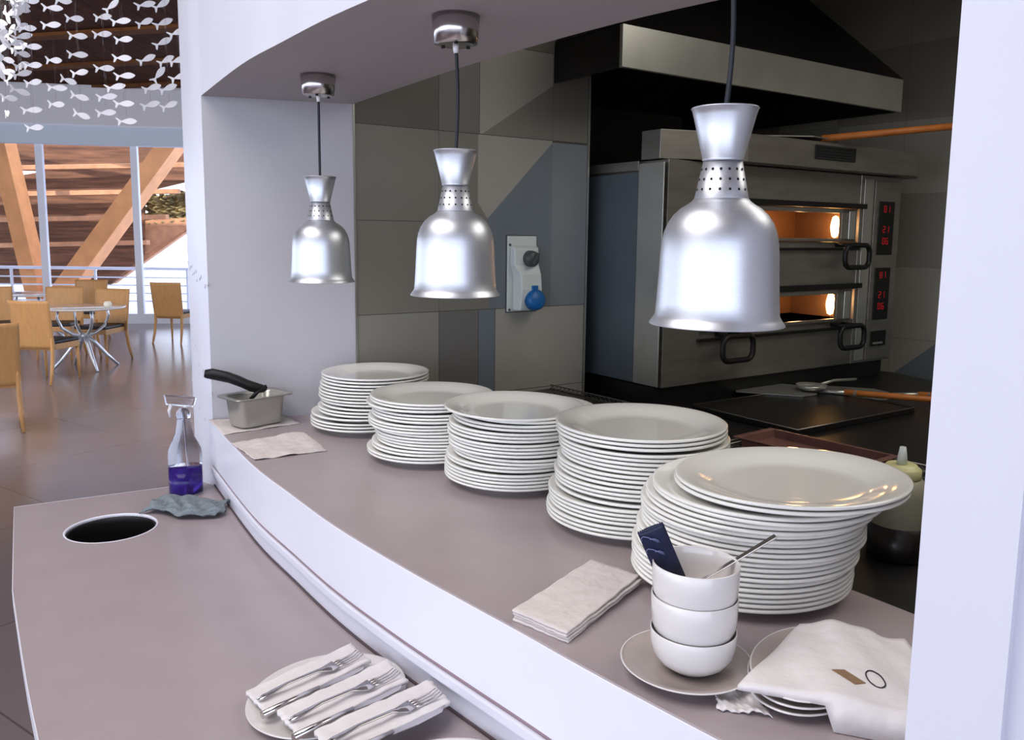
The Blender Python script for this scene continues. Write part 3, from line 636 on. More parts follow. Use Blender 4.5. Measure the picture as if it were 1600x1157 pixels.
lamps = [((-0.500, 2.165, 1.522), 'silver pendant heat lamp farthest from camera, nearest the white pier'),
         ((-0.110, 1.585, 1.529), 'middle silver pendant heat lamp, hanging before the tiled wall'),
         ((0.2585, 1.042, 1.538), 'largest-looking silver pendant heat lamp, hanging before the oven')]
L0 = None
for i, (loc, lab) in enumerate(lamps):
    kk = (0.93, 0.925, 0.945)[i]; loc = (loc[0] * kk, loc[1] * kk, 1.65 + (loc[2] - 1.65) * kk + (0.0, 0.004, 0.002)[i])
    if i == 0: L0 = make_lamp(loc, lab); r = L0
    else: r = dup(L0, loc, None, lab)
    r.scale = (LK, LK, LK); top = (SO - loc[2]) / LK
    sway = (0.0, 0.004, 0.006)[i]
    pts = [(sway * math.sin(PI * k / 12), 0, 0.262 + (top - 0.052 - 0.262) * k / 12) for k in range(13)]
    L0_children_guard = None
    cc_ = (pts, top)
    lamps[i] = (r, pts, top)
for r, pts, top in lamps:
    MB().tube(pts, 0.0033, 10).build('cord', ['cord'], r)
    cup = MB().lathe([(0, -0.052), (0.030, -0.052), (0.040, -0.049), (0.045, -0.0005), (0.0, -0.0005)], 48, 0, T(0, 0, top)).build('ceiling_cup', ['chrome'], r)
    MB().lathe([(0, -0.066), (0.004, -0.066), (0.006, -0.0525), (0, -0.0525)], 16, 0, T(0, 0, top)).build('cord_grip', ['pumpwhite'], cup)
    mb = MB()
    for a in (0.6, 2.7, 4.8): mb.lathe([(0, -0.0545), (0.004, -0.0545), (0.004, -0.0525)], 10, 0, T(0.027 * math.cos(a), 0.027 * math.sin(a), top))
    mb.build('screws', ['hole'], cup)

# ------------------------------------------------------------------ plates
def plate_mesh(Rr):
    k = Rr / 0.15
    p = [(0.0, 0.0018), (0.086, 0.0018), (0.088, 0.0), (0.094, 0.0), (0.097, 0.0028), (0.113, 0.0092), (0.130, 0.0142), (0.1445, 0.0169), (0.1482, 0.0171), (0.1496, 0.0181), (0.15, 0.0198), (0.1496, 0.0215), (0.1482, 0.0225), (0.1455, 0.0224), (0.130, 0.0192), (0.115, 0.0146), (0.103, 0.0088), (0.093, 0.0066), (0.080, 0.0060), (0.0, 0.0060)]
    return MB().lathe([(r * k, z) for r, z in p], 112)
ordn = ['topmost', 'second', 'third', 'fourth', 'fifth', 'sixth', 'seventh', 'eighth', 'ninth', 'tenth', 'eleventh', 'twelfth', 'thirteenth', 'fourteenth', 'fifteenth', 'sixteenth', 'seventeenth', 'eighteenth', 'nineteenth', 'twentieth', 'twenty-first', 'twenty-second', 'twenty-third', 'twenty-fourth']
def stack(cx, cy, Rr, n, pitch, offs, desc, group, tilts={}, gaps={}):
    """offs: list of (fraction from top, dx metres, dy metres)"""
    o0 = plate_mesh(Rr).build('dinner_plate', ['plate'])
    z = SH + 0.0003
    total = n
    for k in range(n):          # k = 0 bottom
        kt = n - 1 - k          # index from the top
        f = kt
        dx = dy = 0.0
        for (a, x, y) in offs:
            if f >= a: dx, dy = x, y
        dx += random.uniform(-0.0008, 0.0008); dy += random.uniform(-0.001, 0.001)
        o = o0 if k == 0 else o0.copy()
        if k: col.objects.link(o)
        o.location = (cx + dx, cy + dy, z)
        tl = tilts.get(kt, (0, 0)); o.rotation_euler = (tl[0], tl[1], random.uniform(0, 6.28) if tl == (0, 0) else 0)
        if kt == 0: lab = 'topmost white plate of ' + desc
        elif k == 0: lab = 'bottom white plate of ' + desc
        else: lab = ordn[kt] + ' white plate from the top in ' + desc
        tag(o, lab, 'plate', group)
        z += pitch + gaps.get(kt, 0.0)
stack(-0.380, 2.275, 0.1485, 16, 0.0087, [(0, 0, 0), (3, -0.004, 0), (5, -0.008, 0), (8, -0.003, 0), (10, -0.010, -0.004), (12, -0.028, -0.006), (13, -0.030, -0.006)], 'the farthest stack, nearest the white pier', 'plates in the farthest stack', gaps={13: 0.004, 9: 0.002})
stack(-0.193, 1.985, 0.151, 18, 0.0075, [(0, 0, 0), (2, -0.010, 0), (3, 0.004, 0), (6, -0.004, 0), (9, 0.010, 0), (12, 0.015, 0), (14, 0.003, 0), (16, -0.008, -0.004)], 'the second farthest stack', 'plates in the second farthest stack', gaps={3: 0.003, 6: 0.002})
stack(0.020, 1.790, 0.155, 20, 0.0073, [(0, -0.014, -0.004), (1, 0.016, 0.006), (2, 0.006, 0), (4, -0.002, 0), (6, -0.006, 0), (8, -0.003, 0), (11, 0.006, 0), (13, -0.008, 0), (15, -0.012, -0.003)], 'the middle stack of five', 'plates in the middle stack', tilts={0: (0.0, 0.012)}, gaps={4: 0.002, 7: 0.002, 11: 0.002, 15: 0.002})
stack(0.246, 1.535, 0.161, 22, 0.0078, [(0, 0, 0), (3, 0.006, 0), (6, 0.010, 0), (8, 0.004, 0), (11, -0.002, 0), (13, 0.0, 0), (15, -0.012, -0.004), (19, -0.016, -0.006)], 'the tallest stack, second nearest the camera', 'plates in the second nearest stack', gaps={3: 0.003, 14: 0.003, 10: 0.001})
stack(0.378, 1.250, 0.170, 22, 0.0076, [(0, 0.045, -0.036), (1, 0.043, -0.033), (2, 0.013, -0.018), (4, 0.004, -0.010), (6, -0.002, -0.002), (8, 0.0, 0.006), (12, -0.006, 0.010), (16, -0.012, 0.012)], 'the nearest stack with glossy wide plates', 'plates in the nearest stack', tilts={0: (-0.02, -0.035), 1: (-0.02, -0.03), 2: (0, -0.012)}, gaps={2: 0.003, 1: 0.001})

# ------------------------------------------------------------------ bowls, sachet, spoon, saucer
bs = 0.95; bp2 = [(0.0, 0.002), (0.040, 0.002), (0.0475, 0.006), (0.0515, 0.0115), (0.0545, 0.022), (0.0557, 0.038), (0.056, 0.0645), (0.0552, 0.0660), (0.0542, 0.0645), (0.0535, 0.042), (0.0515, 0.026), (0.047, 0.013), (0.038, 0.008), (0.0, 0.007)]
bp = [(0.0, 0.004), (0.026, 0.004), (0.027, 0.0), (0.031, 0.0), (0.034, 0.003), (0.046, 0.013), (0.053, 0.026), (0.0555, 0.040), (0.056, 0.0595), (0.0552, 0.0612), (0.0542, 0.0595), (0.0535, 0.042), (0.050, 0.028), (0.043, 0.016), (0.030, 0.008), (0.0, 0.007)]
bx, by = 0.2300, 0.975
SZ = SH + 0.0003
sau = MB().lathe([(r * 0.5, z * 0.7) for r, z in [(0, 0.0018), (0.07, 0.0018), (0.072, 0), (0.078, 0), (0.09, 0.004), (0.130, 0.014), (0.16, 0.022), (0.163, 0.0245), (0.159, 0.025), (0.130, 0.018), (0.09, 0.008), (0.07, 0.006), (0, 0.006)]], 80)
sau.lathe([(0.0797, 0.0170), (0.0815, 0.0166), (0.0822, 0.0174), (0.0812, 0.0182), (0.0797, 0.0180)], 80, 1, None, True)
o = sau.build('saucer', ['shadeglaze', 'bowl']); o.location = (bx - 0.008, by - 0.005, SZ); tag(o, 'shallow white saucer under the stack of three bowls', 'saucer')
for i, lab in enumerate(('bottom white bowl of the stack of three on the saucer', 'middle white bowl of the stack of three', 'top white bowl holding a blue sachet and a spoon')):
    o = MB().lathe([(r_ * bs, z_ * 0.84) for r_, z_ in (bp2 if i else bp)], 72).build('white_bowl', ['bowl']); o.location = (bx, by, SZ + 0.006 + i * 0.0405); tag(o, lab, 'bowl', 'stacked white bowls')
zt = SZ + 0.006 + 0.080
sc_ = empty('sugar_sachet', (bx - 0.022, by + 0.012, zt + 0.018), 0.0, 'navy blue paper sachet standing in the top white bowl', 'sachet')
rot = Matrix.Rotation(-0.42, 4, 'Y') @ Matrix.Rotation(0.12, 4, 'X')
mb = MB()
def sach(u, v): 
    zz = v * 0.088; x = (u - 0.5) * 0.034; return (x, -0.0015 * math.sin(PI * u) * math.sin(PI * v) - 0.001 * math.sin(v * 9), zz)
front = [Vector(sach(i / 8, j / 16)) for j in range(17) for i in range(9)]; back = [Vector((p.x, 0.0035 * math.sin(PI * (p.x / 0.034 + 0.5)) + 0.0008, p.z)) for p in front]
fs = [(j * 9 + i, j * 9 + i + 1, (j + 1) * 9 + i + 1, (j + 1) * 9 + i) for j in range(16) for i in range(8)]; n = len(front)
rim_ = [i for i in range(9)] + [j * 9 + 8 for j in range(1, 17)] + [16 * 9 + i for i in range(7, -1, -1)] + [j * 9 for j in range(15, 0, -1)]
fs2 = fs + [tuple(n + q for q in f[::-1]) for f in fs] + [(rim_[k], rim_[(k + 1) % len(rim_)], n + rim_[(k + 1) % len(rim_)], n + rim_[k]) for k in range(len(rim_))]
mb.add(front + back, fs2, 0, rot, True)
for k in range(12): x = -0.017 + k * 0.034 / 12; mb.add([(x, 0, 0.088), (x + 0.0028, 0, 0.088), (x + 0.0014, 0.0004, 0.0905)], [(0, 1, 2)], 0, rot)
mb.build('packet', ['sachet'], sc_)
mb = MB()
for cz in (0.052, 0.070):
    mb.tube([(-0.006 + 0.010 * math.sin(t * 0.55), -0.0042, cz + 0.006 * math.cos(t * 0.9) + 0.001 * t) for t in range(10)], 0.0006, 5, 0, rot)
mb.build('printed_script', ['sachetink'], sc_)
sp = empty('teaspoon', (bx + 0.022, by + 0.012, zt + 0.03), 0, 'grey steel teaspoon leaning out of the top white bowl', 'spoon')
MB().add([(-0.026, -0.004, -0.014), (-0.026, 0.004, -0.014), (0.078, 0.005, 0.054), (0.078, -0.006, 0.054), (-0.026, -0.004, -0.0125), (-0.026, 0.004, -0.0125), (0.078, 0.005, 0.0565), (0.078, -0.006, 0.0565)], [(3, 2, 1, 0), (4, 5, 6, 7), (0, 1, 5, 4), (1, 2, 6, 5), (2, 3, 7, 6), (3, 0, 4, 7)]).build('handle', ['chrome'], sp, 0.0008)
MB().lathe([(0, -0.0045), (0.009, -0.003), (0.013, 0.0), (0.012, 0.0004), (0.008, -0.002), (0, -0.0035)], 20, 0, T(-0.036, 0, -0.012) @ Matrix.Rotation(-0.4, 4, 'Y') @ Matrix.Diagonal((1.5, 1, 1, 1))).build('spoon_bowl', ['chrome'], sp)

# ------------------------------------------------------------------ napkins
def sheet(name, q, z, th, amp, label, m='paper2', cat='napkin', layers=1, group=None, seed=0, gap=0.0015, flat=0.002):
    q = [Vector(p) for p in q]; rnd = random.Random(seed); ph = [rnd.uniform(0, 6) for _ in range(6)]
    c = sum(q, Vector((0, 0))) / 4; outs = []
    for L in range(layers):
        a = rnd.uniform(-0.03, 0.03) if L else 0; sh_ = Vector((rnd.uniform(-0.004, 0.004), rnd.uniform(-0.004, 0.004))) if L else Vector((0, 0))
        qq = [c + Matrix.Rotation(a, 2) @ (p - c) + sh_ for p in q]
        def fn(u, v):
            p = qq[0].lerp(qq[1], u).lerp(qq[3].lerp(qq[2], u), v); e = 1 - min(1, 4 * min(u, 1 - u, v, 1 - v)) * 0.5
            w = amp * (0.5 + 0.5 * math.sin(u * 9 + v * 5 + ph[0])) * (0.5 + 0.5 * math.sin(v * 13 - u * 3 + ph[1])) + amp * 0.5 * abs(math.sin(u * 21 + ph[2]) * math.sin(v * 17 + ph[3])) * e
            r = Vector((0.0012 * math.sin(v * 31 + ph[4]), 0.0012 * math.sin(u * 27 + ph[5])))
            return (p.x + r.x - c.x, p.y + r.y - c.y, th + w + flat)
        o = MB().slab(fn, 30, 30, th).build(name, [m]); o.location = (c.x, c.y, z + (layers - 1 - L) * (th + gap) - flat)
        lb = label if layers == 1 else (('top ' if L == 0 else 'bottom ' if L == layers - 1 else ('second ' if L == 1 else 'third ')) + label)
        tag(o, lb, cat, group); outs.append(o)
    return outs
sheet('paper_napkin', [(0.005, 1.102), (0.134, 1.288), (0.202, 1.225), (0.077, 1.036)], SH + 0.0003, 0.0028, 0.0012, 'folded white paper napkin of the pile beside the bowls', 'paper2', layers=4, group='napkin pile beside the bowls', seed=3)
sheet('paper_napkin', [(-0.715, 2.060), (-0.605, 1.905), (-0.455, 2.000), (-0.560, 2.190)], SH + 0.0003, 0.0018, 0.0045, 'single creased paper napkin lying in front of the metal pan', 'paper2', seed=5)
sheet('paper_napkin', [(-0.868, 2.318), (-0.768, 2.150), (-0.600, 2.295), (-0.680, 2.388)], SH + 0.0003, 0.0018, 0.002, 'creased paper napkin spread under the metal pan', 'paper2', seed=9)

# small plate under the pan
# metal pan with black spatula
pa = math.atan2(0.116, 0.102)
pan = empty('metal_pan', (-0.716, 2.268, SH + 0.0062), pa, 'small stainless gastronorm pan on a napkin beside the white pier', 'pan')
def rrect(w, h, r, n=6):
    out = []
    for cxk, cyk, a0 in ((w / 2 - r, h / 2 - r, 0), (-(w / 2 - r), h / 2 - r, 90), (-(w / 2 - r), -(h / 2 - r), 180), (w / 2 - r, -(h / 2 - r), 270)):
        for k in range(n): a = math.radians(a0 + k * 90 / (n - 1)); out.append((cxk + r * math.cos(a), cyk + r * math.sin(a)))
    return out
def loft(mb, rings, mi=0, cap0=False, cap1=False, mx=None):
    n = len(rings[0]); vs = sum([list(r) for r in rings], []); fs = []
    for i in range(len(rings) - 1):
        for k in range(n): fs.append((i * n + k, i * n + (k + 1) % n, (i + 1) * n + (k + 1) % n, (i + 1) * n + k))
    if cap0: fs.append(tuple(range(n))[::-1])
    if cap1: fs.append(tuple((len(rings) - 1) * n + k for k in range(n)))
    return mb.add(vs, fs, mi, mx, True)
prs = [(0.120, 0.075, 0.02, 0.0), (0.128, 0.083, 0.02, 0.004), (0.142, 0.097, 0.022, 0.078), (0.146, 0.100, 0.018, 0.081), (0.176, 0.118, 0.014, 0.083), (0.177, 0.119, 0.014, 0.080)]
rings = [[(x, y, z) for x, y in rrect(w, h, r)] for w, h, r, z in prs]
inner = [[(x, y, z) for x, y in rrect(w, h, r)] for w, h, r, z in [(0.176, 0.118, 0.014, 0.0842), (0.144, 0.098, 0.018, 0.0822), (0.140, 0.095, 0.022, 0.078), (0.126, 0.081, 0.02, 0.006), (0.118, 0.073, 0.02, 0.002)]]
mb = MB(); loft(mb, rings + inner, 0, True, True); mb.build('pan_body', ['steel_l'], pan)
sp2 = empty('black_spatula', (-0.716, 2.268, SH + 0.0062 + 0.100), 0, 'black plastic serving spoon resting across the metal pan', 'spoon')
pts = [(-0.135, 0.0, 0.036), (-0.130, 0.0, 0.044), (-0.11, 0, 0.044), (-0.07, 0, 0.035), (-0.04, 0.0, 0.023), (-0.015, 0, 0.010), (0.005, 0.005, 0.002), (0.022, 0.012, -0.002), (0.030, 0.014, -0.004)]
wid = [0.004, 0.016, 0.024, 0.028, 0.027, 0.024, 0.020, 0.014, 0.005]
rings = []
for (x, y, z), w in zip(pts, wid): rings.append([(x + 0.2 * w * 0.4 * math.cos(a) * 0, y + w * math.cos(a), z + min(0.016, w * 0.75) * math.sin(a) - 0.12 * w - 0.3 * w * math.cos(a)) for a in [2 * PI * k / 16 for k in range(16)]])
mb = MB(); loft(mb, rings, 0, True, True, rotz(0.15) @ Matrix.Scale(1.0, 4)); mb.build('spoon_head', ['blackplastic'], sp2)
MB().tube([(0.03, 0.01, 0.004), (0.01, 0.0, -0.006), (-0.01, -0.01, -0.03)], 0.006, 10).build('handle', ['blackplastic'], sp2)

# ------------------------------------------------------------------ spray bottle and cloth
sb = empty('spray_bottle', (-0.917, 2.262, CT + 0.0003), 0.5, 'clear plastic bottle half full of purple liquid at the counter corner', 'bottle')
Rb = 0.045
outl = [(0, 0.001), (Rb - 0.004, 0.0), (Rb, 0.004), (Rb, 0.115), (Rb - 0.002, 0.128), (0.036, 0.145), (0.026, 0.165), (0.0205, 0.19), (0.0165, 0.215), (0.0145, 0.228)]
MB().lathe(outl, 48).build('bottle_body', ['clear'], sb)
MB().lathe([(0, 0.003), (Rb - 0.005, 0.003), (Rb - 0.0015, 0.006), (Rb - 0.0015, 0.078), (0, 0.078)], 48).build('liquid', ['purple'], sb)
MB().lathe([(0, 0.215), (0.0185, 0.215), (0.019, 0.232), (0.014, 0.238), (0.010, 0.245), (0, 0.245)], 32).build('screw_collar', ['clear'], sb)
mb = MB(); mb.add([(-0.045, -0.011, 0.258), (-0.045, 0.011, 0.258), (-0.048, 0.012, 0.285), (-0.048, -0.012, 0.285), (0.028, -0.012, 0.245), (0.028, 0.012, 0.245), (0.036, 0.012, 0.272), (0.036, -0.012, 0.272)], [(3, 2, 1, 0), (4, 5, 6, 7), (0, 1, 5, 4), (1, 2, 6, 5), (2, 3, 7, 6), (3, 0, 4, 7)])
mb.build('spray_head', ['clear'], sb, 0.004, 3)
MB().tube([(-0.030, 0, 0.258), (-0.036, 0, 0.240), (-0.033, 0, 0.222)], [0.006, 0.005, 0.004], 10).build('trigger', ['pumpwhite'], sb)
MB().tube([(0, 0, 0.24), (0.004, 0, 0.12), (0.010, 0, 0.01)], 0.0022, 8).build('dip_tube', ['clear'], sb)
def cl(u, v):
    a = -0.9; x = (u - 0.5) * 0.21; y = (v - 0.5) * 0.12
    x += 0.012 * math.sin(v * 7); y += 0.014 * math.sin(u * 6.5 + 0.5)
    z = 0.004 + 0.013 * abs(math.sin(u * 11 + v * 4)) * (0.4 + 0.6 * math.sin(v * PI)) + 0.008 * abs(math.sin(v * 14 - u * 6)) + 0.006 * math.sin(PI * u)
    return (x, y, z)
o = MB().slab(cl, 60, 40, 0.0035).build('cleaning_cloth', ['cloth']); o.location = (-0.855, 2.112, CT + 0.0005); o.rotation_euler = (0, 0, -0.15)
tag(o, 'crumpled grey-blue cleaning cloth beside the bottle of purple liquid', 'cloth')

# ------------------------------------------------------------------ squeeze bottle
sq = empty('squeeze_bottle', (0.668, 1.372, SH - 0.0035), 0, 'cloudy squeeze bottle of dark sauce with yellowish cap behind the nearest stack', 'bottle')
MB().lathe([(0, 0.0), (0.044, 0.0), (0.047, 0.004), (0.047, 0.112), (0.045, 0.124), (0.036, 0.136), (0.029, 0.140), (0, 0.140)], 48).build('bottle_body', ['bottle'], sq)
MB().lathe([(0, -0.001), (0.0445, -0.001), (0.0476, 0.004), (0.0476, 0.060), (0, 0.060)], 48).build('sauce', ['sauce'], sq)
dz = -0.060
MB().lathe([(r, z + dz) for r, z in [(0, 0.199), (0.030, 0.199), (0.032, 0.202), (0.032, 0.214), (0.029, 0.217), (0.026, 0.219), (0.024, 0.222), (0.012, 0.222), (0, 0.222)]], 40).build('cap', ['cap'], sq)
MB().lathe([(r, z + dz) for r, z in [(0.009, 0.221), (0.0075, 0.235), (0.005, 0.252), (0.0035, 0.252), (0.006, 0.235), (0.007, 0.221)]], 24, closed=True).build('nozzle', ['socket'], sq)

# ------------------------------------------------------------------ oval plates and paper packet at the right front
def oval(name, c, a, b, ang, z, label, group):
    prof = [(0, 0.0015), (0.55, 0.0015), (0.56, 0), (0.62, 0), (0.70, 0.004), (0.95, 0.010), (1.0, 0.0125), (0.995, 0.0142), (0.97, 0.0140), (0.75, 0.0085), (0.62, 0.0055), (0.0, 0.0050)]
    o = MB().lathe(prof, 80, 0, Matrix.Diagonal((a, b, 1, 1))).lathe([(0.975, 0.0136), (0.996, 0.0122), (1.008, 0.0130), (1.0, 0.0146), (0.978, 0.0146)], 80, 1, Matrix.Diagonal((a, b, 1, 1)), True).build(name, ['shadeglaze', 'bowl']); o.location = (c[0], c[1], z); o.rotation_euler = (0, 0, ang)
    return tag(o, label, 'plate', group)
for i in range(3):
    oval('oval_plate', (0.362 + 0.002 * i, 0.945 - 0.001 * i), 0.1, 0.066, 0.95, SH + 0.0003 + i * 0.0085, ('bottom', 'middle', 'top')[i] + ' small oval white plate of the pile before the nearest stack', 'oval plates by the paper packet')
pk = empty('napkin_packet', (0.410, 0.928, SH + 0.0003), 0.0, 'white paper napkin packet with printed marks against the right pillar', 'packet')
A = [Vector(p) for p in [(-0.150, -0.050), (-0.028, 0.100), (0.092, 0.062), (0.085, -0.13)]]
def pkf(z0, z1):
    mb = MB(); n = 12; rings = []
    return mb
mb = MB()
def top(u, v):
    p = A[0].lerp(A[1], v).lerp(A[3].lerp(A[2], v), u)
    return (p.x, p.y, 0.036 + 0.010 * (1 - u) * (1 - v) * 0 + 0.012 * math.sin(PI * min(1, u * 1.3)) * (0.5 + 0.5 * v) + 0.0015 * math.sin(u * 17 + v * 9))
N = 24; grid_t = [Vector(top(i / N, j / N)) for j in range(N + 1) for i in range(N + 1)]; grid_b = [Vector((p.x, p.y, 0.030 if (k % (N + 1)) < 10 else 0.001)) for k, p in enumerate(grid_t)]
w_ = N + 1; n = len(grid_t)
fs = [(j * w_ + i, j * w_ + i + 1, (j + 1) * w_ + i + 1, (j + 1) * w_ + i) for j in range(N) for i in range(N)]
rm = [i for i in range(w_)] + [j * w_ + N for j in range(1, N + 1)] + [N * w_ + i for i in range(N - 1, -1, -1)] + [j * w_ for j in range(N - 1, 0, -1)]
mb.add(grid_t + grid_b, fs + [tuple(n + q for q in f[::-1]) for f in fs] + [(rm[(k + 1) % len(rm)], rm[k], n + rm[k], n + rm[(k + 1) % len(rm)]) for k in range(len(rm))], 0, None, True)
mb.build('paper_wrap', ['paper'], pk)
mb = MB()
for k in range(3):
    x0 = 0.0935 + 0.0003; y0 = -0.05 + k * 0.032
    for j in range(9): mb.box((x0 - 0.0012, y0 + (j % 3) * 0.008, 0.008 + (j // 3) * 0.009), (x0 + 0.0004 + 0.0, y0 + (j % 3) * 0.008 + 0.005, 0.0105 + (j // 3) * 0.009), 0, None)
mb.build('printed_side_text', ['ink'], pk)
mb = MB()
def on_top(x, y):  # height of the wrap near (x, y)
    best = min(grid_t, key=lambda p: (p.x - x) ** 2 + (p.y - y) ** 2); return best.z + 0.0008
br_ = [(-0.036, -0.030), (-0.020, -0.026), (-0.006, -0.052), (-0.020, -0.056)]
mb.add([(x, y, on_top(x, y)) for x, y in br_] + [(x, y, on_top(x, y) - 0.001) for x, y in br_], [(3, 2, 1, 0), (4, 5, 6, 7), (0, 1, 5, 4), (1, 2, 6, 5), (2, 3, 7, 6), (3, 0, 4, 7)], 0)
mb.build('printed_block', ['brownink'], pk)
mb = MB(); lp = [(0.008 + 0.009 * math.cos(t * 0.3142), -0.045 + 0.016 * math.sin(t * 0.3142)) for t in range(20)]
mb.tube([(x, y, on_top(x, y)) for x, y in lp], 0.0008, 5, closed=True); mb.build('printed_loop', ['ink'], pk)
# torn napkin corner under the packet
sheet('paper_napkin', [(0.252, 0.945), (0.285, 0.960), (0.300, 0.870), (0.240, 0.885)], SH + 0.0003, 0.0015, 0.005, 'ragged white napkin end poking out beside the saucer', 'paper', seed=12)

# ------------------------------------------------------------------ place settings on the lower counter
def fork(name, loc, rz, label, tilt=0.0):
    e_ = empty(name, loc, rz, label, 'fork', 'forks on the napkins'); e_.rotation_euler = (0, tilt, rz)
    mb = MB()
    for k in range(4):
        y = -0.0095 + k * 0.0063; mb.tube([(0.0, y * 0.95, 0.003), (0.02, y, 0.001), (0.04, y, 0.002), (0.052, y * 0.98, 0.0055)], [0.0018, 0.0016, 0.0014, 0.0007], 7)
    mb.build('tines', ['chrome'], e_)
    mb = MB(); vs = []; ws = [(0.002, 0.0115), (-0.012, 0.0115), (-0.024, 0.007), (-0.035, 0.0035), (-0.09, 0.0032), (-0.13, 0.006), (-0.142, 0.004)]
    zz = [0.003, 0.001, 0.003, 0.006, 0.008, 0.004, 0.003]
    for (x, w), z in zip(ws, zz): vs += [(x, -w, z), (x, w, z), (x, w, z + 0.0018), (x, -w, z + 0.0018)]
    fs = [(3, 2, 1, 0), tuple(len(vs) - 4 + k for k in range(4))]
    for k in range(len(ws) - 1):
        for j in range(4): fs.append((k * 4 + j, k * 4 + (j + 1) % 4, (k + 1) * 4 + (j + 1) % 4, (k + 1) * 4 + j))
    mb.add(vs, fs, 0, None, True); mb.build('handle', ['chrome'], e_); return e_
def knife(loc, rz, label):
    e_ = empty('table_knife', loc, rz, label, 'knife', 'knives on the napkins')
    MB().prism([Vector(p) for p in [(0.0, -0.004), (0.04, -0.009), (0.085, -0.008), (0.10, 0.004), (0.0, 0.005)]], 0.001, 0.0022).build('blade', ['chrome'], e_, 0.0005)
    MB().tube([(0.002, 0, 0.003), (-0.05, 0, 0.004), (-0.10, 0, 0.004)], [0.0035, 0.0045, 0.006], 10).build('handle', ['chrome'], e_); return e_
def oval_low(c, ang, a, b, z, lab):
    prof = [(0, 0.0015), (0.55, 0.0015), (0.56, 0), (0.62, 0), (0.70, 0.003), (0.95, 0.010), (1.0, 0.0125), (0.995, 0.0142), (0.97, 0.0135), (0.75, 0.0065), (0.62, 0.0045), (0.0, 0.0040)]
    o = MB().lathe(prof, 80, 0, Matrix.Diagonal((a, b, 1, 1))).build('side_plate', ['bowl']); o.location = (c[0], c[1], z); o.rotation_euler = (0, 0, ang)
    tag(o, lab, 'plate', 'side plates on the low counter')
oval_low((-0.285, 1.225), 0.9, 0.130, 0.115, CT + 0.0003, 'white side plate with napkins on the low counter, left of the forks')
oval_low((-0.085, 0.985), 0.9, 0.130, 0.115, CT + 0.0003, 'white side plate on the low counter nearest the camera')
zz = CT + 0.016
for i, (c, z) in enumerate((((-0.325, 1.255), zz), ((-0.255, 1.185), zz + 0.009), ((-0.185, 1.125), zz + 0.012))):
    rz = (0.85, 0.80, 0.75)[i]; ux = Vector((math.cos(rz), math.sin(rz))); uy = Vector((-ux.y, ux.x)); cc2 = Vector(c)
    q = [cc2 - ux * 0.10 - uy * 0.036, cc2 + ux * 0.10 - uy * 0.036, cc2 + ux * 0.115 + uy * 0.036, cc2 - ux * 0.09 + uy * 0.036]
    nm = ('farthest', 'middle', 'nearest')[i]
    sheet('folded_napkin', q, z, 0.006, 0.003, nm + ' folded white napkin under a fork on the low counter', 'paper', seed=20 + i)
    p = cc2 + ux * 0.045 - uy * 0.012
    fork('table_fork', (p.x, p.y, z + 0.0095), rz, nm + ' steel fork lying on a folded napkin')
    p = cc2 - ux * 0.01 - uy * 0.042
    knife((p.x, p.y, z + 0.004), rz + 0.02, nm + ' steel knife lying along a folded napkin')

# ------------------------------------------------------------------ dining chairs and tables
def make_chair(loc, rz, label):
    t = empty('dining_chair', loc, rz, label, 'chair', 'wooden dining chairs')
    # faces +x ; back at x = -0.2
    def bk(u, v):
        z = 0.38 + v * 0.52; w = 0.225 + 0.012 * v; y = (u - 0.5) * 2 * w; x = -0.215 - 0.07 * v * v - 0.02 * math.sin(v * 3) - 0.035 * (1 - (2 * u - 1) ** 2) * (0.5 + v * 0.3)
        return (x, y, z)
    f_ = [Vector(bk(i / 12, j / 14)) for j in range(15) for i in range(13)]; b_ = [p + Vector((-0.014, 0, 0)) for p in f_]; n = len(f_)
    fs = [(j * 13 + i, j * 13 + i + 1, (j + 1) * 13 + i + 1, (j + 1) * 13 + i) for j in range(14) for i in range(12)]
    rr = [i for i in range(13)] + [j * 13 + 12 for j in range(1, 15)] + [14 * 13 + i for i in range(11, -1, -1)] + [j * 13 for j in range(13, 0, -1)]
    mb = MB(); mb.add(f_ + b_, fs + [tuple(n + q for q in f[::-1]) for f in fs] + [(rr[(k + 1) % len(rr)], rr[k], n + rr[k], n + rr[(k + 1) % len(rr)]) for k in range(len(rr))], 0, None, True)
    mb.build('backrest', ['wood'], t)
    MB().prism([Vector(p) for p in [(-0.22, -0.19), (0.21, -0.215), (0.21, 0.215), (-0.22, 0.19)]], 0.36, 0.425).build('seat_frame', ['wood'], t, 0.006)
    MB().prism([Vector(p) for p in [(-0.22, -0.185), (0.215, -0.21), (0.215, 0.21), (-0.22, 0.185)]], 0.4255, 0.465).build('seat_cushion', ['cush'], t, 0.014, 3)
    for sgn in (-1, 1):
        MB().tube([(0.19, 0.195 * sgn, 0.37), (0.195, 0.198 * sgn, 0.2), (0.20, 0.20 * sgn, 0.0)], [0.021, 0.018, 0.013], 8).build('leg', ['wood'], t)
        MB().tube([(-0.235, 0.205 * sgn, 0.50), (-0.235, 0.205 * sgn, 0.32), (-0.265, 0.21 * sgn, 0.15), (-0.315, 0.22 * sgn, 0.0)], [0.016, 0.022, 0.019, 0.013], 8).build('leg', ['wood'], t)
    return t
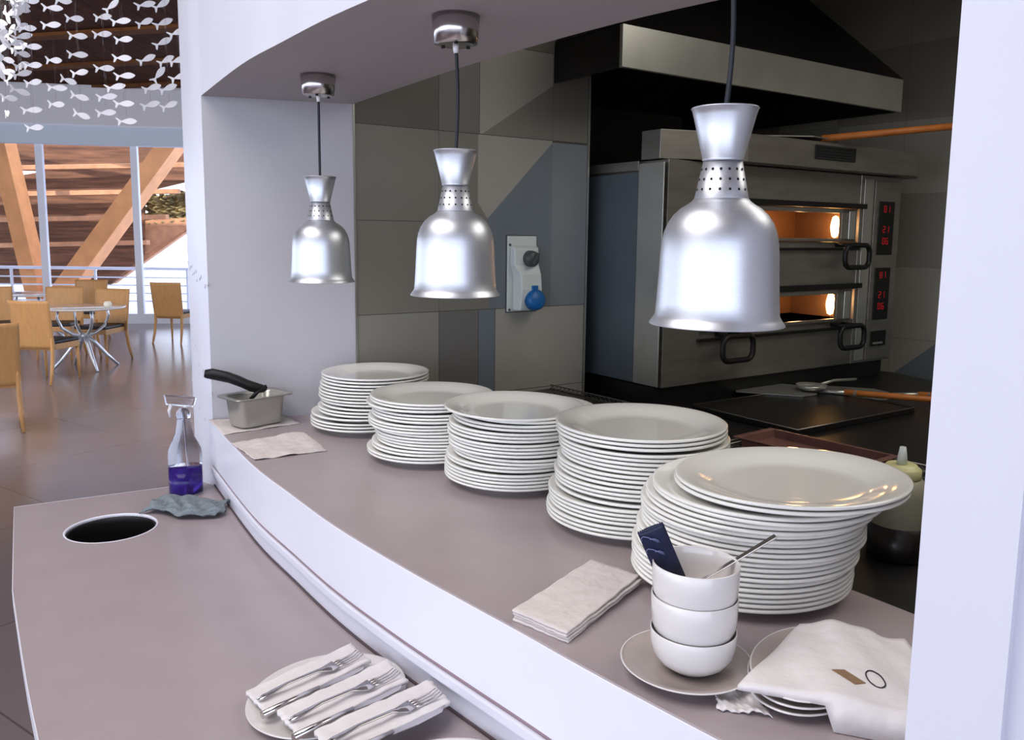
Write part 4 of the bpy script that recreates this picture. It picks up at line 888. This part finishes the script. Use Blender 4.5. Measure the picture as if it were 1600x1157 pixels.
ch = [((-5.08, 8.98, 0), 1.45, 'wooden dining chair seen from behind at the near left table'),
      ((-4.33, 6.75, 0), 2.1, 'wooden dining chair cropped by the left edge, nearest the camera'),
      ((-5.20, 10.35, 0), -1.7, 'wooden dining chair at the right side of the near table'),
      ((-5.86, 10.6, 0), -1.4, 'wooden dining chair behind the near table, before the window mullion'),
      ((-6.35, 12.2, 0), -1.5, 'wooden dining chair tucked behind the table, below the slanting beam'),
      ((-6.60, 10.5, 0), -0.9, 'wooden dining chair at the left edge, left of the small far table'),
      ((-7.55, 12.3, 0), 0.3, 'wooden dining chair beside the small far table'),
      ((-5.04, 12.35, 0), 1.45, 'wooden dining chair standing alone by the window near the pier')]
C0 = make_chair(*ch[0])
for loc, rz, lab in ch[1:]: dup(C0, loc, (0, 0, rz), lab)
def make_table(loc, rz, label, r=0.47):
    t = empty('dining_table', loc, rz, label, 'table', 'round dining tables')
    MB().lathe([(0, 0.722), (r - 0.01, 0.722), (r, 0.728), (r, 0.738), (r - 0.004, 0.742), (0, 0.742)], 64).build('tabletop', ['bowl'], t)
    MB().lathe([(0, 0.36), (0.03, 0.36), (0.045, 0.39), (0.03, 0.42), (0, 0.42)], 20).build('hub', ['alu'], t)
    for k in range(4):
        a = k * PI / 2 + 0.3; c, s = math.cos(a), math.sin(a)
        MB().tube([(0.02 * c, 0.02 * s, 0.39), (0.12 * c, 0.12 * s, 0.30), (0.25 * c, 0.25 * s, 0.14), (0.38 * c, 0.38 * s, 0.0)], [0.026, 0.024, 0.02, 0.016], 10).build('leg', ['alu'], t)
        MB().tube([(0.02 * c, 0.02 * s, 0.39), (0.13 * c, 0.13 * s, 0.42), (0.24 * c, 0.24 * s, 0.50), (0.29 * c, 0.29 * s, 0.62), (0.27 * c, 0.27 * s, 0.722)], [0.024, 0.02, 0.018, 0.016, 0.02], 10).build('arm', ['alu'], t)
    return t
t0 = make_table((-5.12, 9.80, 0), 0.5, 'round glass-grey dining table with curved aluminium legs at the left')
dup(t0, (-6.75, 11.75, 0), (0, 0, 0.2), 'smaller-looking round table farther back near the window mullion')
cg = empty('tea_light_glass', (-4.78, 9.72, 0.7423), 0, 'small round white glass on the near dining table', 'glass')
MB().lathe([(0, 0), (0.025, 0), (0.042, 0.02), (0.045, 0.04), (0.035, 0.07), (0.032, 0.07), (0.042, 0.04), (0.038, 0.02), (0, 0.008)], 28).build('glass_body', ['bulb'], cg)

# ------------------------------------------------------------------ hanging fish
def fish_mesh():
    n = 16; up = []; dn = []
    for k in range(n + 1):
        t = k / n; x = 0.058 - t * 0.085; w = 0.0175 * math.sin(PI * min(1, (t * 0.93) ** 0.8)) + 0.0006; up.append((x, w)); dn.append((x, -w * 0.95))
    tail = [(-0.030, 0.004), (-0.055, 0.023), (-0.062, 0.021), (-0.046, 0.001), (-0.052, -0.023), (-0.045, -0.024), (-0.030, -0.003)]
    out = up[:-1] + tail + dn[:-1][::-1][:-1]
    m = len(out); vs = [(x, -0.002, z) for x, z in out] + [(x, 0.002, z) for x, z in out]
    return MB().add(vs, [list(range(m)), list(range(m, 2 * m))[::-1]] + [(i, (i + 1) % m, m + (i + 1) % m, m + i) for i in range(m)])
FM = None
FL = [(225, 8, 0), (395, 60, 0), (385, 188, -3), (205, 213, 2), (560, 140, 3), (475, 8, 5), (840, 45, -32), (775, 128, -3), (910, 160, -8), (1095, 35, -15), (1215, 35, -25), (1090, 168, -15), (1230, 172, -25), (585, 272, 3), (770, 258, -3), (930, 298, -3), (1225, 320, -25), (585, 412, 0), (920, 438, 0), (1105, 445, -22), (1250, 455, -22), (235, 352, -2), (405, 455, 4), (1335, 245, -20), (1340, 455, -20), (600, 548, -6), (785, 515, -2), (940, 572, -6), (1195, 562, -50), (1350, 580, -20), (515, 608, 18), (245, 492, -2), (250, 622, -6), (430, 662, 2), (150, 688, 12), (870, 655, -12), (1145, 662, -15), (1265, 665, -20), (70, 740, -5), (600, 730, 15), (805, 730, -8), (425, 787, 3), (935, 782, -3), (1135, 790, -15), (1275, 795, -18), (240, 830, -5), (55, 858, 3), (615, 868, 18), (800, 850, -5), (955, 915, -3), (260, 962, -3)]
rnd = random.Random(5)
for k in range(34):
    FL.append((rnd.uniform(-30, 175), 5 + k * 17.5 + rnd.uniform(-10, 10), rnd.choice([-60, -35, -20, 0, 10, 35, 55])))
def fish_at(i, cx, cy, ang):
    global FM
    X = cx * 0.20742; Yp = cy * 0.20742; Yd = 5.0 + 0.9 * math.sin(cx * 0.011 + 1.0) + (rnd.uniform(-0.5, 0.5) if cx < 180 else 0)
    p = px(X, Yp, Yd)
    if FM is None: FM = fish_mesh().build('hanging_fish', ['fish']); o = FM
    else: o = FM.copy(); col.objects.link(o)
    ln = Yd / 5.0
    o.location = p; o.rotation_euler = (0, -math.radians(-ang) , rnd.uniform(-0.25, 0.25) + (rnd.choice([0.0, 0.9, 1.3, -0.7]) if cx < 180 else 0)); o.scale = (ln, ln, ln)
    th = MB().tube([(0, 0, 0.0), (0, 0, 4.099 - p.z)], 0.0004, 4).build('thread', ['clear']); th.location = p; 
    mwi = Matrix.LocRotScale(p, o.rotation_euler, o.scale)
    th.parent = o; th.matrix_parent_inverse = mwi.inverted()
    if i >= 51: lab, grp = 'white fish cut-out in the tangled cluster hanging at the top left corner', 'tangled cluster of hanging fish'
    else:
        rows = [-99, 90, 190, 335, 470, 600, 700, 810, 999]; ri = max(k for k in range(8) if cy >= rows[k])
        same = sorted(f[0] for f in FL[:51] if rows[ri] <= f[1] < rows[ri + 1]); q = same.index(cx)
        pos = 'leftmost' if q == 0 else 'rightmost' if q == len(same) - 1 else ordn[q] + ' from left'
        look = 'steeply tilted ' if abs(ang) >= 30 else 'upward-tilted ' if ang <= -15 else 'nose-down ' if ang >= 12 else ''
        rn_ = ('top', 'second', 'third', 'fourth', 'fifth', 'sixth', 'seventh', 'lowest')[ri]
        where, grp = ('before the timber ceiling', 'hanging fish before the timber ceiling') if ri < 5 else ('before the grey wall', 'hanging fish before the grey wall')
        lab = look + 'white hanging fish, ' + pos + ' in the ' + rn_ + ' row, ' + where
    tag(o, lab, 'fish ornament', grp)
for i, (cx, cy, a) in enumerate(FL): fish_at(i, cx, cy, a)
